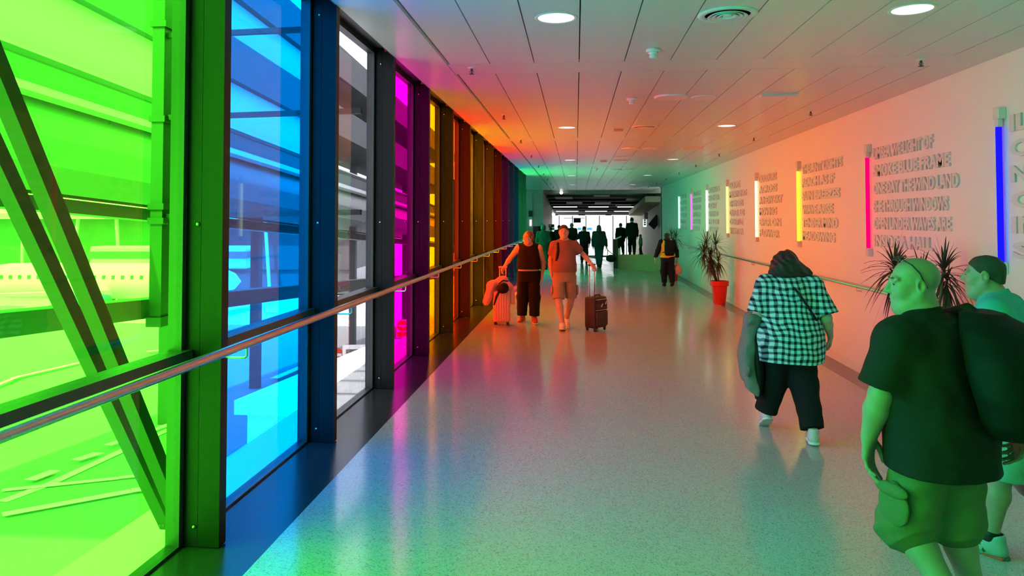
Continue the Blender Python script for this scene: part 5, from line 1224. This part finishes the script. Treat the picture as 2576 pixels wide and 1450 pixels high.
# ================================================================== fittings of the far hall
c = at_floor(1550, 681); Yk = 29.7
p = at_y(1550, 640, Yk)
t = thing('barrier_post', 'dark green-grey barrier post with a tilted white notice at the corner of the landing', 'post', (p.x-.02, Yk, floor_z(p.x)))
zt = at_y(1550, 602, Yk).z-floor_z(p.x)
MB().rbox(-.09, .09, -.05, .05, 0, zt, .01, 1).build('post_body', mat('dark_green_post', (.03, .05, .04), .4), t, world=False)
MB().bar((-.02, -.06, zt+.0), (.22, -.06, zt+.11), .02, .05).build('notice_panel', M_white, t, world=False)
MB().box(.10, .19, -.06, -.045, zt-.62, zt-.36).build('card_label', M_white, t, world=False)
p = at_y(1622, 560, 38.5)
t = thing('hanging_sign', 'narrow lit white sign with a dark top, near the landing', 'sign', (p.x, 38.5, at_y(1622, 578, 38.5).z))
MB().box(p.x-.09, p.x+.09, 38.46, 38.54, at_y(0, 570, 38.5).z, at_y(0, 552, 38.5).z).build('lit_panel', emat('sign_glow', (.9, 1, .95), 1.6), t)
MB().box(p.x-.02, p.x+.16, 38.45, 38.55, at_y(0, 552, 38.5).z+.005, at_y(0, 536, 38.5).z).build('sign_housing', M_black, t)
b = MB()
for k in range(3): z = at_y(0, 566-5*k, 38.5).z; b.box(p.x-.05, p.x+.05, 38.45, 38.458, z, z+.08)
b.build('pictogram', M_black, t)
p = at_y(1452, 556, 50); t = thing('hanging_sign', 'small dark square sign hanging before the bright end window', 'sign', (p.x, 50, p.z))
MB().box(p.x-.24, p.x+.24, 49.95, 50.05, at_y(0, 560, 50).z, at_y(0, 550, 50).z).build('sign_box', M_black, t); MB().box(p.x-.9, p.x+.5, 49.97, 50.03, at_y(0, 550, 50).z+.002, at_y(0, 549, 50).z).build('hanging_bar', M_dgrey, t)
p = at_y(1387, 572, 40); t = thing('wall_sign', 'black board with white lettering lines near the far doorway', 'sign', (p.x, 40, p.z))
MB().box(p.x-.16, p.x+.16, 39.98, 40.02, at_y(0, 571, 40).z, at_y(0, 564, 40).z).build('dark_panel', M_black, t); MB().box(p.x-.15, p.x+.17, 39.98, 40.02, at_y(0, 578, 40).z, at_y(0, 571.5, 40).z).build('pale_panel', M_white, t)
b = MB()
for k in range(2): z = at_y(0, 568.5-2*k, 40).z; b.box(p.x-.13, p.x-.13+.1+.03*k, 39.97, 39.978, z, z+.018)
b.build('text_line', M_white, t)
for n, (pa_, pb_, w_) in enumerate(((1453, 1462, 'window-side'), (1477, 1489, 'landing-side'))):
    p, q = at_y(pa_, 579, 58), at_y(pb_, 575, 58)
    o = MB().box(p.x, q.x, 57.95, 58.05, p.z, q.z+.05).build('mounted_screen', emat('blue_screen', (.05, .45, 1), 2.0)); prop(o, 'glowing blue screen before the bright end window, %s one' % w_, 'screen')
MB_c = MB(); hbox(MB_c, 2.9, 4.4, 36.6, 37.4, -1.98, -1.05); o = MB_c.build('counter', mat('counter_olive', (.13, .14, .10), .5), smooth=False)
prop(o, 'dark olive service counter behind the raised landing', 'counter')
p = at_y(1645, 597, 36.9); t = thing('computer_monitor', 'dark monitor standing on the olive counter', 'monitor', (p.x, 36.9, lev(-1.03, 36.9)+.02))
MB().box(-.28, .28, -.03, .03, .1, .48).build('screen', M_black, t, world=False); MB().box(-.12, .12, -.1, .1, 0, .02).build('foot', M_black, t, world=False); MB().box(-.03, .03, -.02, .04, .02, .12).build('neck', M_black, t, world=False)
p = at_y(1640, 560, 42); t = thing('wall_screen', 'dark screen on an arm from the beige hall wall', 'screen', (p.x, 42, p.z))
b = MB(); b.bar((p.x-.05, 42, p.z-.25), (p.x+.42, 42.1, p.z+.3), .06, .45, (0, 0, 1)); b.build('panel', M_black, t); MB().bar((p.x+.2, 42.1, p.z), (4.6, 42.2, p.z), .06, .06).build('arm', M_black, t)
p = at_y(1412, 485, 38.9); t = thing('spotlight', 'small bright round lamp under the end of the corridor ceiling', 'ceiling light', (p.x, 38.9, p.z))
MB().ball((p.x, 38.9, p.z), .085, 20).build('lamp', emat('spot_glow', (1, .96, .96), 8), t, smooth=True); MB().tube([(p.x, 38.9, p.z+.09), (p.x, 38.9, ZCEIL)], .02, 8).build('stem', M_dgrey, t)
p = at_y(1335, 552, 37.9); t = thing('wall_phone', 'small white lit panel and dark box on the pale alcove wall', 'wall panel', (p.x, 37.95, p.z))
MB().box(p.x-.06, p.x+.05, 37.94, 38.0, at_y(0, 568, 38).z, at_y(0, 553, 38).z).build('lit_panel', emat('panel_glow', (1, 1, 1), 1.5), t); MB().box(p.x-.11, p.x+.09, 37.92, 38.0, at_y(0, 546, 38).z, at_y(0, 532, 38).z).build('dark_box', M_black, t)
